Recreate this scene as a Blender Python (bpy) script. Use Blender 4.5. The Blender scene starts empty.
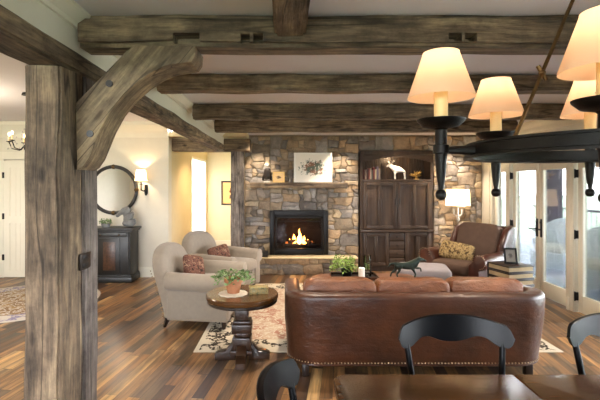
import bpy, bmesh, math, random
from mathutils import Vector, Matrix, Euler
R = math.radians
PI = math.pi
rnd = random.Random(7)
scn = bpy.context.scene
col = scn.collection

# ------------------------------------------------------------------ materials
def nt(name):
    m = bpy.data.materials.new(name); m.use_nodes = True
    t = m.node_tree; t.nodes.clear()
    out = t.nodes.new('ShaderNodeOutputMaterial')
    return m, t, out
def N(t, typ, **kw):
    n = t.nodes.new(typ)
    for k, v in kw.items():
        if k.startswith('i_'):
            key = k[2:]
            key = int(key) if key.isdigit() else key.replace('_', ' ')
            n.inputs[key].default_value = v
        else: setattr(n, k, v)
    return n
def L(t, a, b): t.links.new(a, b)
def c4(c): return (c[0], c[1], c[2], 1)
def hexc(h):
    f = lambda v: (v/12.92 if v <= .04045 else ((v+.055)/1.055)**2.4)
    return tuple(f(int(h[i:i+2], 16)/255) for i in (0, 2, 4))
def ramp(t, fac, stops, interp='LINEAR'):
    r = t.nodes.new('ShaderNodeValToRGB'); r.color_ramp.interpolation = interp
    el = r.color_ramp.elements
    while len(el) > 1: el.remove(el[-1])
    el[0].position = stops[0][0]; el[0].color = c4(stops[0][1])
    for p, c in stops[1:]:
        e = el.new(p); e.color = c4(c)
    L(t, fac, r.inputs[0]); return r.outputs[0]
def math_n(t, op, a, b=None, c=None):
    n = t.nodes.new('ShaderNodeMath'); n.operation = op
    for i, v in enumerate((a, b, c)):
        if v is None: continue
        if isinstance(v, (int, float)): n.inputs[i].default_value = v
        else: L(t, v, n.inputs[i])
    return n.outputs[0]
def mix(t, fac, a, b, mode='MIX'):
    n = t.nodes.new('ShaderNodeMix'); n.data_type = 'RGBA'; n.blend_type = mode
    for s, v in ((n.inputs[0], fac), (n.inputs[6], a), (n.inputs[7], b)):
        if isinstance(v, (int, float)): s.default_value = v
        elif isinstance(v, tuple): s.default_value = c4(v)
        else: L(t, v, s)
    return n.outputs[2]
def coords(t, scale=(1, 1, 1), rot=(0, 0, 0)):
    tc = t.nodes.new('ShaderNodeTexCoord'); mp = t.nodes.new('ShaderNodeMapping')
    mp.inputs['Scale'].default_value = scale; mp.inputs['Rotation'].default_value = rot
    L(t, tc.outputs['Object'], mp.inputs['Vector']); return mp.outputs[0]
def noise(t, vec, scale, detail=4, rough=.55):
    n = N(t, 'ShaderNodeTexNoise', i_Scale=scale, i_Detail=detail, i_Roughness=rough); L(t, vec, n.inputs['Vector'])
    return n.outputs['Fac']
def finish(t, out, color, rough=.5, metal=0, bump=None, bstr=.3, bdist=.01, spec=.5, coat=0, sheen=0):
    p = t.nodes.new('ShaderNodeBsdfPrincipled')
    if isinstance(color, tuple): p.inputs['Base Color'].default_value = c4(color)
    else: L(t, color, p.inputs['Base Color'])
    if isinstance(rough, (int, float)): p.inputs['Roughness'].default_value = rough
    else: L(t, rough, p.inputs['Roughness'])
    p.inputs['Metallic'].default_value = metal
    p.inputs['Specular IOR Level'].default_value = spec
    p.inputs['Coat Weight'].default_value = coat; p.inputs['Coat Roughness'].default_value = .22
    p.inputs['Sheen Weight'].default_value = sheen
    if bump is not None:
        b = N(t, 'ShaderNodeBump', i_Strength=bstr, i_Distance=bdist); L(t, bump, b.inputs['Height']); L(t, b.outputs[0], p.inputs['Normal'])
    L(t, p.outputs[0], out.inputs[0]); return p
def plain(name, c, rough=.5, metal=0, var=.12, scale=8, bstr=.1, spec=.5, coat=0, sheen=0):
    m, t, out = nt(name)
    v = coords(t); f = noise(t, v, scale)
    d = tuple(max(0, x*(1-var)) for x in c); e = tuple(min(1, x*(1+var)) for x in c)
    cc = ramp(t, f, [(.3, d), (.7, e)])
    f2 = noise(t, v, scale*12)
    finish(t, out, cc, rough, metal, f2, bstr, .004, spec, coat, sheen); return m
def wood(name, stops, axis, rough=.6, bstr=.5, across=14, along=.9, knots=False, coat=0, blot=.5, spec=.4):
    m, t, out = nt(name)
    s = [across]*3; s[axis] = along
    v = coords(t, tuple(s)); f = noise(t, v, 1.0, 6, .65)
    s2 = [2.4]*3; s2[axis] = .8
    f2 = noise(t, coords(t, tuple(s2)), 1.0, 3)
    g = math_n(t, 'ADD', math_n(t, 'MULTIPLY', f, 1-blot), math_n(t, 'MULTIPLY', f2, blot))
    cc = ramp(t, g, stops)
    s3 = [across*3]*3; s3[axis] = along*1.4
    f3 = noise(t, coords(t, tuple(s3)), 1.0, 3, .7)
    cc = mix(t, .55, cc, ramp(t, f3, [(.3, (.5,)*3), (.5, (1,)*3), (.75, (1.2,)*3)]), 'MULTIPLY')
    if knots:
        f4 = noise(t, coords(t, (1, 1, 1)), 7.0, 6, .7)
        cc = mix(t, .8, cc, ramp(t, f4, [(.32, (.42, .40, .38)), (.5, (.95,)*3), (.68, (1.4, 1.36, 1.28))]), 'MULTIPLY')
        s4 = [7]*3; s4[axis] = 3.2
        vo = N(t, 'ShaderNodeTexVoronoi', i_Scale=1.0); L(t, coords(t, tuple(s4)), vo.inputs['Vector'])
        k = ramp(t, vo.outputs['Distance'], [(.07, (.12, .1, .08)), (.17, (1, 1, 1))])
        cc = mix(t, .8, cc, k, 'MULTIPLY')
        s5 = [5]*3; s5[axis] = .35
        w = noise(t, coords(t, tuple(s5)), 1.0, 2)
        a = math_n(t, 'ABSOLUTE', math_n(t, 'SUBTRACT', w, .5))
        cc = mix(t, .75, cc, ramp(t, a, [(.003, (.12, .1, .08)), (.012, (1, 1, 1))]), 'MULTIPLY')
    finish(t, out, cc, rough, 0, math_n(t, 'ADD', f, f3), bstr, .01, spec, coat); return m
M = {}
W_ST = [(.30, hexc('2c231b')), (.41, hexc('57493a')), (.50, hexc('766450')), (.58, hexc('917d63')), (.68, hexc('b59c78'))]
for i, a in enumerate('xyz'):
    M['timber_'+a] = wood('weathered_timber_'+a, W_ST, i, .75, .8, across=26, along=3.2, blot=.4, knots=True)
    M['dark_'+a] = wood('dark_cabinet_wood_'+a, [(.3, hexc('1f1712')), (.5, hexc('3a2c21')), (.7, hexc('584536'))], i, .42, .25, coat=.1)
    M['walnut_'+a] = wood('walnut_'+a, [(.3, hexc('1a100a')), (.5, hexc('2e1d13')), (.7, hexc('47301e'))], i, .3, .15, coat=.3)
ST_G = [(.3, hexc('332c27')), (.43, hexc('5a5049')), (.56, hexc('7c726a')), (.7, hexc('a0978e'))]
M['post_z'] = wood('grey_barn_timber', ST_G, 2, .75, .8, across=26, along=3.2, blot=.4, knots=True)
M['post_brown'] = wood('brown_barn_timber', W_ST, 2, .75, .8, across=26, along=3.2, blot=.4, knots=True)
M['mantel'] = wood('mantel_timber', W_ST, 0, .7, .8, knots=True)
M['table_x'] = wood('dining_table_wood', [(.3, hexc('33200f')), (.5, hexc('55371d')), (.7, hexc('70502e'))], 0, .2, .06, across=9, coat=.12, spec=.35)
M['cherry'] = wood('round_table_top_wood', [(.3, hexc('38200f')), (.5, hexc('60401f')), (.7, hexc('86602f'))], 0, .22, .05, across=9, coat=.5)
M['white_wall'] = plain('cream_wall_paint', hexc('d9d2c0'), .75, var=.02, bstr=.03)
M['hall_wall'] = plain('warm_cream_wall_paint', hexc('d8c9a3'), .75, var=.02, bstr=.03)
M['ceiling'] = plain('white_ceiling_paint', hexc('dcd8d8'), .8, var=.015, bstr=.03)
M['trim'] = plain('ivory_trim_paint', hexc('e2dcc9'), .4, var=.015, bstr=.02)
M['iron'] = plain('black_wrought_iron', hexc('15130f'), .45, .6, var=.3, scale=30, bstr=.25)
M['blackmetal'] = plain('black_metal', hexc('0c0c0d'), .45, .4, var=.1)
M['blackpaint'] = plain('black_chair_paint', hexc('08090c'), .33, 0, var=.15, bstr=.03, spec=.15)
M['blackwood'] = plain('black_cabinet_paint', hexc('16140f'), .4, 0, var=.3, scale=20, bstr=.1)
M['brass'] = plain('aged_brass', hexc('5c482a'), .4, .9, var=.3, scale=30)
M['gold'] = plain('gold_resin', hexc('c9a25a'), .4, .5, var=.2, scale=30)
M['fabric'] = plain('cream_linen', hexc('8c8173'), .9, var=.05, scale=20, bstr=.3, spec=.2, sheen=.2)
M['greyfab'] = plain('grey_suede', hexc('8d8689'), .9, var=.08, scale=12, bstr=.2, spec=.2)
M['brownfab'] = plain('taupe_cushion_fabric', hexc('56443a'), .9, var=.1, scale=15, bstr=.2, spec=.2)
M['nail'] = plain('antique_nailhead', hexc('9a8468'), .35, .8)
M['darkleg'] = plain('espresso_leg_wood', hexc('1d120c'), .35)
M['mortar'] = plain('grey_mortar', hexc('93866f'), .95, var=.15, scale=30, bstr=.3)
M['hearth'] = plain('hearth_slab_stone', hexc('c2b08c'), .8, var=.2, scale=9, bstr=.4)
M['white'] = plain('white_gloss', hexc('eeeae0'), .35, var=.02)
M['paper'] = plain('ivory_paper', hexc('e9e2d2'), .8, var=.03)
M['oldpaper'] = plain('aged_page_edges', hexc('b5a27f'), .8, var=.1)
M['wax'] = plain('cream_candle_wax', hexc('e6c98e'), .5, var=.03)
M['terracotta'] = plain('terracotta_clay', hexc('a8714e'), .8, var=.15, scale=14)
M['soil'] = plain('potting_soil', hexc('2b1d14'), .95, var=.3, scale=40)
M['leaf'] = plain('green_leaf', hexc('5d7a45'), .5, var=.35, scale=30)
M['leafb'] = plain('bright_green_leaf', hexc('7f9a45'), .5, var=.3, scale=30)
M['stem'] = plain('green_stem', hexc('4d5a2c'), .6)
M['bronze'] = plain('verdigris_bronze', hexc('2f3a35'), .35, .7, var=.3, scale=30)
M['stonegrey'] = plain('grey_carved_stone', hexc('6f706e'), .8, var=.2, scale=20, bstr=.5)
M['feather'] = plain('dark_feather_resin', hexc('2a201a'), .6, var=.4, scale=40, bstr=.6)
M['wicker'] = plain('pale_wicker', hexc('dfe6ee'), .8, var=.2, scale=60, bstr=.6)
M['deck'] = plain('grey_porch_boards', hexc('a9b0b8'), .7, var=.1)
M['tree'] = plain('tree_foliage', hexc('76875a'), .8, var=.35, scale=6)
M['bark'] = plain('tree_bark', hexc('665a4d'), .9, var=.3)
M['lawn'] = plain('lawn_grass', hexc('9aa588'), .95, var=.2)
M['charlog'] = plain('charred_log', hexc('2a1a12'), .9, var=.5, scale=20, bstr=.8)
M['firebrick'] = plain('sooty_firebrick', hexc('1b1512'), .9, var=.3)
M['mirror'] = plain('mirror_silver', (.9, .9, .9), .02, 1, var=0, bstr=0)
M['plate'] = plain('bronze_switch_plate', hexc('2c241d'), .4, .6)
M['crystal'] = plain('crystal_drop', hexc('d8d0c4'), .08, .3, var=.1)
M['silver'] = plain('silvered_lamp_base', hexc('b8ada0'), .3, .4, var=.1)
M['darkpost'] = plain('porch_post_paint', hexc('4b434c'), .7, var=.1)
M['burl'] = plain('burl_inlay', hexc('452c1b'), .35, var=.6, scale=30)

def emis(name, c, s, base=None, br=.6):
    m, t, out = nt(name)
    p = finish(t, out, base or c, br)
    p.inputs['Emission Color'].default_value = c4(c); p.inputs['Emission Strength'].default_value = s
    return m
M['bulb'] = emis('bulb_glow', (1, .72, .4), 5)
M['flame'] = emis('fire_flame', (1, .36, .06), 9)
M['flamecore'] = emis('fire_flame_core', (1, .7, .3), 18)
M['ember'] = emis('glowing_ember_log', (1, .25, .05), .6, hexc('2a1a12'))

def shade_mat(name, c, trans=.6):
    m, t, out = nt(name)
    d = N(t, 'ShaderNodeBsdfDiffuse'); d.inputs[0].default_value = c4(c)
    tr = N(t, 'ShaderNodeBsdfTranslucent'); tr.inputs[0].default_value = c4(c)
    w = N(t, 'ShaderNodeTexNoise', i_Scale=160.0); b = N(t, 'ShaderNodeBump', i_Strength=.1)
    L(t, w.outputs[0], b.inputs['Height']); L(t, b.outputs[0], d.inputs['Normal'])
    mx = N(t, 'ShaderNodeMixShader'); mx.inputs[0].default_value = trans
    L(t, d.outputs[0], mx.inputs[1]); L(t, tr.outputs[0], mx.inputs[2]); L(t, mx.outputs[0], out.inputs[0]); return m
M['shade'] = shade_mat('linen_lamp_shade', hexc('ecc8a4'), .33)
M['shadew'] = shade_mat('white_lamp_shade', hexc('f6e8cc'), .6)

def glass_mat(name, refl=.9, tint=(1, 1, 1)):
    m, t, out = nt(name)
    tr = N(t, 'ShaderNodeBsdfTransparent'); tr.inputs[0].default_value = c4(tint)
    g = N(t, 'ShaderNodeBsdfGlossy'); g.inputs['Roughness'].default_value = .01
    f = N(t, 'ShaderNodeFresnel', i_IOR=1.45)
    mx = N(t, 'ShaderNodeMixShader')
    L(t, math_n(t, 'MULTIPLY', f.outputs[0], refl), mx.inputs[0])
    L(t, tr.outputs[0], mx.inputs[1]); L(t, g.outputs[0], mx.inputs[2]); L(t, mx.outputs[0], out.inputs[0]); return m
M['glass'] = glass_mat('window_glass')
M['firescreen'] = glass_mat('fireplace_glass', .6, (.92, .92, .92))
M['vase'] = glass_mat('clear_vase_glass', 1.5, (.93, .97, .94))

def leather(name, c1, c2, rough=.35, wr=.4):
    m, t, out = nt(name)
    v = coords(t); f = noise(t, v, 3.2, 5, .6)
    cc = ramp(t, f, [(.3, c1), (.72, c2)])
    vo = N(t, 'ShaderNodeTexVoronoi', i_Scale=90.0); L(t, v, vo.inputs['Vector'])
    f2 = noise(t, coords(t, (3, 7, 7)), 2.0, 6, .6)
    h = math_n(t, 'ADD', math_n(t, 'MULTIPLY', vo.outputs['Distance'], .06), f2)
    finish(t, out, cc, rough, 0, h, wr, .03, .5, .15); return m
M['leather'] = leather('brown_sofa_leather', hexc('29140a'), hexc('512c17'), .38, .35)
M['leatherc'] = leather('crinkled_cushion_leather', hexc('5a3219'), hexc('8a5635'), .34, 1.0)
M['leatherr'] = leather('burgundy_brown_leather', hexc('2c140e'), hexc('52291b'), .33, .3)
M['ottleather'] = leather('tan_ottoman_leather', hexc('5a3a28'), hexc('805640'), .4, .3)

def floor_mat():
    m, t, out = nt('reclaimed_plank_floor')
    tc = t.nodes.new('ShaderNodeTexCoord'); sp = t.nodes.new('ShaderNodeSeparateXYZ')
    mp = t.nodes.new('ShaderNodeMapping'); mp.inputs['Rotation'].default_value = (0, 0, R(7.7))
    L(t, tc.outputs['Object'], mp.inputs[0]); L(t, mp.outputs[0], sp.inputs[0])
    W = .095
    xr = math_n(t, 'DIVIDE', sp.outputs[0], W)
    row = math_n(t, 'FLOOR', xr)
    wn = N(t, 'ShaderNodeTexWhiteNoise', noise_dimensions='1D'); L(t, row, wn.inputs['W'])
    ln = math_n(t, 'ADD', math_n(t, 'MULTIPLY', wn.outputs[0], .8), .8)
    yy = math_n(t, 'DIVIDE', math_n(t, 'ADD', sp.outputs[1], math_n(t, 'MULTIPLY', wn.outputs[0], 37.0)), ln)
    idx = math_n(t, 'FLOOR', yy)
    cb = t.nodes.new('ShaderNodeCombineXYZ'); L(t, row, cb.inputs[0]); L(t, idx, cb.inputs[1])
    w2 = N(t, 'ShaderNodeTexWhiteNoise', noise_dimensions='3D'); L(t, cb.outputs[0], w2.inputs['Vector'])
    base = ramp(t, w2.outputs[0], [(0, hexc('35251a')), (.2, hexc('5e432e')), (.36, hexc('8f683f')), (.5, hexc('5f4c3c')), (.64, hexc('a87c4c')), (.78, hexc('6d4c30')), (.9, hexc('bd9866')), (1, hexc('2c1f17'))])
    # grain, shifted for every plank
    off = t.nodes.new('ShaderNodeVectorMath'); off.operation = 'MULTIPLY_ADD'
    L(t, w2.outputs['Color'], off.inputs[0]); off.inputs[1].default_value = (9, 9, 9); L(t, mp.outputs[0], off.inputs[2])
    mg = t.nodes.new('ShaderNodeMapping'); mg.inputs['Scale'].default_value = (26, 1.6, 1); L(t, off.outputs[0], mg.inputs[0])
    g = noise(t, mg.outputs[0], 1.0, 5, .65)
    mg2 = t.nodes.new('ShaderNodeMapping'); mg2.inputs['Scale'].default_value = (9, 1.1, 1); L(t, off.outputs[0], mg2.inputs[0])
    g2 = noise(t, mg2.outputs[0], 1.0, 4, .6)
    cc = mix(t, .8, base, ramp(t, g, [(.34, (.25,)*3), (.5, (.95,)*3), (.68, (1.45,)*3)]), 'MULTIPLY')
    cc = mix(t, .85, cc, ramp(t, g2, [(.34, (.3, .27, .26)), (.48, (1,)*3), (.66, (1.4, 1.35, 1.25))]), 'MULTIPLY')
    fx = math_n(t, 'ABSOLUTE', math_n(t, 'SUBTRACT', math_n(t, 'FRACT', xr), .5))
    fy = math_n(t, 'ABSOLUTE', math_n(t, 'SUBTRACT', math_n(t, 'FRACT', yy), .5))
    seam = math_n(t, 'MAXIMUM', math_n(t, 'GREATER_THAN', fx, .482), math_n(t, 'GREATER_THAN', fy, .4975))
    cc = mix(t, math_n(t, 'MULTIPLY', seam, .8), cc, hexc('1c120c'))
    rr = math_n(t, 'ADD', math_n(t, 'MULTIPLY', g2, .35), .26)
    finish(t, out, cc, rr, 0, math_n(t, 'SUBTRACT', g2, seam), .25, .01, .5, .15); return m
M['floor'] = floor_mat()

def stone_mat():
    m, t, out = nt('fieldstone_blocks')
    a = N(t, 'ShaderNodeAttribute', attribute_name='tone')
    cc = ramp(t, a.outputs['Fac'], [(0, hexc('6a635d')), (.15, hexc('8b857f')), (.3, hexc('a59d95')), (.42, hexc('958470')), (.55, hexc('b3997a')), (.68, hexc('8c7c6a')), (.8, hexc('c2ae90')), (.9, hexc('756a5e')), (1, hexc('aaa59f'))])
    v = coords(t); f = noise(t, v, 7, 6, .65); f2 = noise(t, v, 30, 5, .7)
    cc = mix(t, .8, cc, ramp(t, f, [(.28, (.5, .47, .45)), (.5, (1,)*3), (.72, (1.3, 1.22, 1.1))]), 'MULTIPLY')
    cc = mix(t, .5, cc, ramp(t, f2, [(.3, (.6,)*3), (.6, (1.15,)*3)]), 'MULTIPLY')
    finish(t, out, cc, .85, 0, math_n(t, 'ADD', f2, math_n(t, 'MULTIPLY', f, 2)), .7, .02, .3); return m
M['stone'] = stone_mat()

def rug_mat(name, hx, hy, fieldc, fieldd, border, motif, scale=6, bw=.28, circ=False):
    m, t, out = nt(name)
    v = coords(t); sp = t.nodes.new('ShaderNodeSeparateXYZ'); L(t, v, sp.inputs[0])
    if circ:
        ln = t.nodes.new('ShaderNodeVectorMath'); ln.operation = 'LENGTH'; L(t, v, ln.inputs[0])
        d = math_n(t, 'SUBTRACT', hx, ln.outputs['Value'])
    else:
        d = math_n(t, 'MINIMUM', math_n(t, 'SUBTRACT', hx, math_n(t, 'ABSOLUTE', sp.outputs[0])), math_n(t, 'SUBTRACT', hy, math_n(t, 'ABSOLUTE', sp.outputs[1])))
    n1 = noise(t, v, scale, 5, .6); n2 = noise(t, v, scale*2.2, 3, .6)
    vo = N(t, 'ShaderNodeTexVoronoi', i_Scale=scale*.8, feature='DISTANCE_TO_EDGE'); L(t, v, vo.inputs['Vector'])
    field = mix(t, ramp(t, n1, [(.42, (0,)*3), (.54, (1,)*3)]), fieldc, fieldd)
    field = mix(t, ramp(t, math_n(t, 'ABSOLUTE', math_n(t, 'SUBTRACT', n2, .5)), [(.02, (1,)*3), (.05, (0,)*3)]), field, border)
    bor = mix(t, ramp(t, math_n(t, 'ABSOLUTE', math_n(t, 'SUBTRACT', n1, .5)), [(.022, (1,)*3), (.035, (0,)*3)]), border, motif)
    inb = math_n(t, 'LESS_THAN', d, bw); edge = math_n(t, 'LESS_THAN', d, .045)
    line = math_n(t, 'LESS_THAN', math_n(t, 'ABSOLUTE', math_n(t, 'SUBTRACT', d, bw)), .012)
    cc = mix(t, inb, field, bor); cc = mix(t, edge, cc, border); cc = mix(t, line, cc, fieldd)
    finish(t, out, cc, .95, 0, noise(t, v, 200, 2), .3, .004, .1); return m
M['rug'] = rug_mat('persian_rug_wool', 1.76, 1.4, hexc('a07464'), hexc('b6a08c'), hexc('c4b8a4'), hexc('3a332d'), 5, .34)
M['roundrug'] = rug_mat('round_rug_wool', 1.0, 1.0, hexc('a58a66'), hexc('8a7056'), hexc('c9c0b6'), hexc('8e86a0'), 5, .3, True)

def pattern_mat(name, cols, scale=20, rough=.85):
    m, t, out = nt(name)
    v = coords(t); f = noise(t, v, scale, 3, .6)
    k = len(cols); st = [(.33+.34*i/(k-1), c) for i, c in enumerate(cols)]
    finish(t, out, ramp(t, f, st, 'CONSTANT'), rough, 0, f, .2, .004, .2); return m
M['floral'] = pattern_mat('gold_floral_fabric', [hexc('463623'), hexc('806a46'), hexc('a0895f'), hexc('655137'), hexc('8c764e')], 22)
M['kilim'] = pattern_mat('rust_kilim_fabric', [hexc('33251f'), hexc('6d4a3c'), hexc('573a2f'), hexc('8a6c58'), hexc('46302a')], 16)
def sketch_mat(name, bg, ink1, ink2, cx, cz, rx, rz, scale=14):
    m, t, out = nt(name)
    v = coords(t); sp = t.nodes.new('ShaderNodeSeparateXYZ'); L(t, v, sp.inputs[0])
    dx = math_n(t, 'DIVIDE', math_n(t, 'SUBTRACT', sp.outputs[0], cx), rx); dz = math_n(t, 'DIVIDE', math_n(t, 'SUBTRACT', sp.outputs[2], cz), rz)
    r2 = math_n(t, 'ADD', math_n(t, 'MULTIPLY', dx, dx), math_n(t, 'MULTIPLY', dz, dz))
    f = noise(t, v, scale, 5, .7); f2 = noise(t, v, scale*.5, 2)
    a = math_n(t, 'SUBTRACT', math_n(t, 'ADD', f, .12), math_n(t, 'MULTIPLY', r2, .16))
    mask = ramp(t, a, [(.5, (0,)*3), (.56, (1,)*3)])
    cc = mix(t, mask, bg, mix(t, ramp(t, f2, [(.45, (0,)*3), (.55, (1,)*3)]), ink1, ink2))
    finish(t, out, cc, .6); return m

# ------------------------------------------------------------------ geometry
class B:
    def __init__(s): s.bm = bmesh.new()
    def _new(s, fn):
        before = set(s.bm.verts); fn(); return [v for v in s.bm.verts if v not in before]
    def box(s, x0, x1, y0, y1, z0, z1, bev=0, seg=2, rot=None, piv=None):
        tmp = bmesh.new(); bmesh.ops.create_cube(tmp, size=1)
        for v in tmp.verts: v.co = Vector(((x0+x1)/2+v.co.x*(x1-x0), (y0+y1)/2+v.co.y*(y1-y0), (z0+z1)/2+v.co.z*(z1-z0)))
        if bev: bmesh.ops.bevel(tmp, geom=list(tmp.edges), offset=bev, segments=seg, affect='EDGES', profile=.5)
        s._merge(tmp, rot, piv); return s
    def _merge(s, tmp, rot=None, piv=None):
        if rot is not None:
            p = Vector(piv if piv else (0, 0, 0)); mt = Matrix.Translation(p) @ Euler(rot).to_matrix().to_4x4() @ Matrix.Translation(-p)
            bmesh.ops.transform(tmp, matrix=mt, verts=list(tmp.verts))
        me = bpy.data.meshes.new('tmp'); tmp.to_mesh(me); tmp.free(); s.bm.from_mesh(me); bpy.data.meshes.remove(me)
    def cyl(s, p0, p1, r0, r1=None, seg=16, cap=True):
        r1 = r0 if r1 is None else r1
        p0, p1 = Vector(p0), Vector(p1); d = p1-p0
        tmp = bmesh.new(); bmesh.ops.create_cone(tmp, cap_ends=cap, segments=seg, radius1=max(r0, 1e-5), radius2=max(r1, 1e-5), depth=d.length)
        q = Vector((0, 0, 1)).rotation_difference(d.normalized())
        bmesh.ops.transform(tmp, matrix=Matrix.Translation((p0+p1)/2) @ q.to_matrix().to_4x4(), verts=list(tmp.verts))
        s._merge(tmp); return s
    def tube(s, pts, r, seg=8):
        rs = r if isinstance(r, (list, tuple)) else [r]*len(pts)
        for i in range(len(pts)-1): s.cyl(pts[i], pts[i+1], rs[i], rs[i+1], seg)
        for i in range(1, len(pts)-1): s.ball(pts[i], rs[i], 8)
        return s
    def ball(s, c, r, seg=14, sc=(1, 1, 1)):
        tmp = bmesh.new(); bmesh.ops.create_uvsphere(tmp, u_segments=seg, v_segments=max(6, seg//2+1), radius=r)
        for v in tmp.verts: v.co = Vector((c[0]+v.co.x*sc[0], c[1]+v.co.y*sc[1], c[2]+v.co.z*sc[2]))
        s._merge(tmp); return s
    def lathe(s, prof, c=(0, 0, 0), seg=24, cap=True):
        bm = s.bm; rings = []
        for r, z in prof:
            rings.append([bm.verts.new((c[0]+max(r, .0004)*math.cos(2*PI*i/seg), c[1]+max(r, .0004)*math.sin(2*PI*i/seg), c[2]+z)) for i in range(seg)])
        for a, b in zip(rings, rings[1:]):
            for i in range(seg): bm.faces.new((a[i], a[(i+1) % seg], b[(i+1) % seg], b[i]))
        if cap and prof[0][0] > .001: bm.faces.new(rings[0][::-1])
        if cap and prof[-1][0] > .001: bm.faces.new(rings[-1])
        return s
    def prism(s, pts, a0, a1, axis='y', bev=0, seg=2, rot=None, piv=None, tf=None):
        tmp = bmesh.new()
        def mk(u, v, w): return {'y': (u, w, v), 'x': (w, u, v), 'z': (u, v, w)}[axis]
        lo = [tmp.verts.new(mk(u, v, a0)) for u, v in pts]; hi = [tmp.verts.new(mk(u, v, a1)) for u, v in pts]
        n = len(pts)
        f1 = tmp.faces.new(lo); f2 = tmp.faces.new(hi[::-1])
        for i in range(n): tmp.faces.new((lo[i], hi[i], hi[(i+1) % n], lo[(i+1) % n]))
        bmesh.ops.recalc_face_normals(tmp, faces=list(tmp.faces))
        if bev:
            ed = [e for e in tmp.edges if (e.verts[0] in lo) == (e.verts[1] in lo)]
            bmesh.ops.bevel(tmp, geom=ed, offset=bev, segments=seg, affect='EDGES', profile=.5)
        if tf:
            for v in tmp.verts: v.co = Vector(tf(v.co))
        s._merge(tmp, rot, piv); return s
    def cushion(s, c, h, e=.45, n=14, rot=None, tf=None, ez=None):
        """superellipsoid pillow, half sizes h"""
        tmp = bmesh.new(); ez = ez or e
        f = lambda w, m: math.copysign(abs(w)**m, w)
        vs = []
        for i in range(n+1):
            th = -PI/2+PI*i/n; rr = []
            for j in range(2*n):
                ph = PI*j/n
                rr.append(tmp.verts.new((c[0]+h[0]*f(math.cos(th), ez)*f(math.cos(ph), e), c[1]+h[1]*f(math.cos(th), ez)*f(math.sin(ph), e), c[2]+h[2]*f(math.sin(th), ez))))
            vs.append(rr)
        for i in range(n):
            for j in range(2*n):
                tmp.faces.new((vs[i][j], vs[i][(j+1) % (2*n)], vs[i+1][(j+1) % (2*n)], vs[i+1][j]))
        bmesh.ops.remove_doubles(tmp, verts=list(tmp.verts), dist=1e-4)
        if tf:
            for v in tmp.verts: v.co = Vector(tf(v.co))
        s._merge(tmp, rot, c); return s
    def jitter(s, a, seed=1, f=3.0):
        from mathutils import noise as mn
        for v in s.bm.verts:
            d = mn.noise_vector(v.co*f+Vector((seed*7.3, seed*3.1, seed)))
            v.co += d*a
        return s
    def build(s, name, mat, parent=None, smooth=True, loc=None, ang=35):
        me = bpy.data.meshes.new(name)
        bmesh.ops.recalc_face_normals(s.bm, faces=list(s.bm.faces))
        s.bm.to_mesh(me); s.bm.free()
        me.materials.append(M[mat] if isinstance(mat, str) else mat)
        if smooth:
            me.shade_smooth()
            me.set_sharp_from_angle(angle=R(ang))
        o = bpy.data.objects.new(name, me); col.objects.link(o)
        if parent: o.parent = parent
        if loc: o.location = loc
        return o

def thing(name, label, cat, loc=(0, 0, 0), rz=0, group=None):
    o = bpy.data.objects.new(name, None); o.empty_display_size = .1; col.objects.link(o)
    o.location = loc; o.rotation_euler = (0, 0, R(rz)); o['label'] = label; o['category'] = cat
    if group: o['group'] = group
    return o
def tag(o, label, cat, group=None):
    o['label'] = label; o['category'] = cat
    if group: o['group'] = group
    return o
def struct(o): o['kind'] = 'structure'; return o
def copy_tree(o, loc, rz, label, parent=None):
    c = o.copy(); col.objects.link(c)
    if parent is None: c.location = loc; c.rotation_euler = (0, 0, R(rz)); c['label'] = label
    else: c.parent = parent
    for ch in o.children: copy_tree(ch, None, None, None, c)
    return c
def boxo(name, mat, *a, parent=None, bev=0, smooth=True):
    return B().box(*a, bev=bev).build(name, mat, parent, smooth)
def skin(name, chains, mat, parent=None, sub=2, loc=(0, 0, 0), sc=1.0):
    """chains: list of lists of (x,y,z,r); points that coincide are shared"""
    vs, es, rs, idx = [], [], [], {}
    for ch in chains:
        prev = None
        for x, y, z, r in ch:
            k = (round(x, 4), round(y, 4), round(z, 4))
            if k not in idx: idx[k] = len(vs); vs.append((x*sc, y*sc, z*sc)); rs.append(r*sc)
            i = idx[k]
            if prev is not None and prev != i: es.append((prev, i))
            prev = i
    me = bpy.data.meshes.new(name); me.from_pydata(vs, es, [])
    o = bpy.data.objects.new(name, me); col.objects.link(o)
    mm = o.modifiers.new('skin', 'SKIN'); mm.use_smooth_shade = True
    for i, r in enumerate(rs): me.skin_vertices[0].data[i].radius = (r, r)
    me.skin_vertices[0].data[0].use_root = True
    sm = o.modifiers.new('sub', 'SUBSURF'); sm.levels = sub; sm.render_levels = sub
    dg = bpy.context.evaluated_depsgraph_get(); dg.update()
    me2 = bpy.data.meshes.new_from_object(o.evaluated_get(dg))
    o.modifiers.clear(); o.data = me2; me2.materials.clear(); me2.materials.append(M[mat]); me2.name = name
    me2.shade_smooth(); o.location = loc
    if parent: o.parent = parent
    return o

# ------------------------------------------------------------------ camera
cam = bpy.data.cameras.new('camera'); co = bpy.data.objects.new('camera', cam); col.objects.link(co)
co.location = (0, 0, 1.6); co.rotation_euler = (R(90), 0, 0)
cam.sensor_width = 36; cam.lens = 430*36/600; cam.shift_x = 13/600; cam.shift_y = -16/600
cam.clip_start = .05; cam.clip_end = 300
scn.camera = co

# ------------------------------------------------------------------ room shell
YW = 7.9; XR = 3.6; ZC = 2.5
f = B(); f.box(-6.2, XR+.2, -2.2, 11.3, -.12, 0); struct(f.build('floor', 'floor', smooth=False))
c = B(); c.box(-1.19, XR+.2, -2.2, YW+.2, ZC, ZC+.2); struct(c.build('ceiling', 'ceiling', smooth=False))
c = B(); c.box(-6.2, -1.19, -2.2, 7.4, 2.66, 2.8)
struct(c.build('ceiling_foyer', 'ceiling', smooth=False))
c = B(); c.box(-2.2, -.7, 7.4, 11.2, 2.42, 2.5); struct(c.build('ceiling_hall', 'hall_wall', smooth=False))
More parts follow.
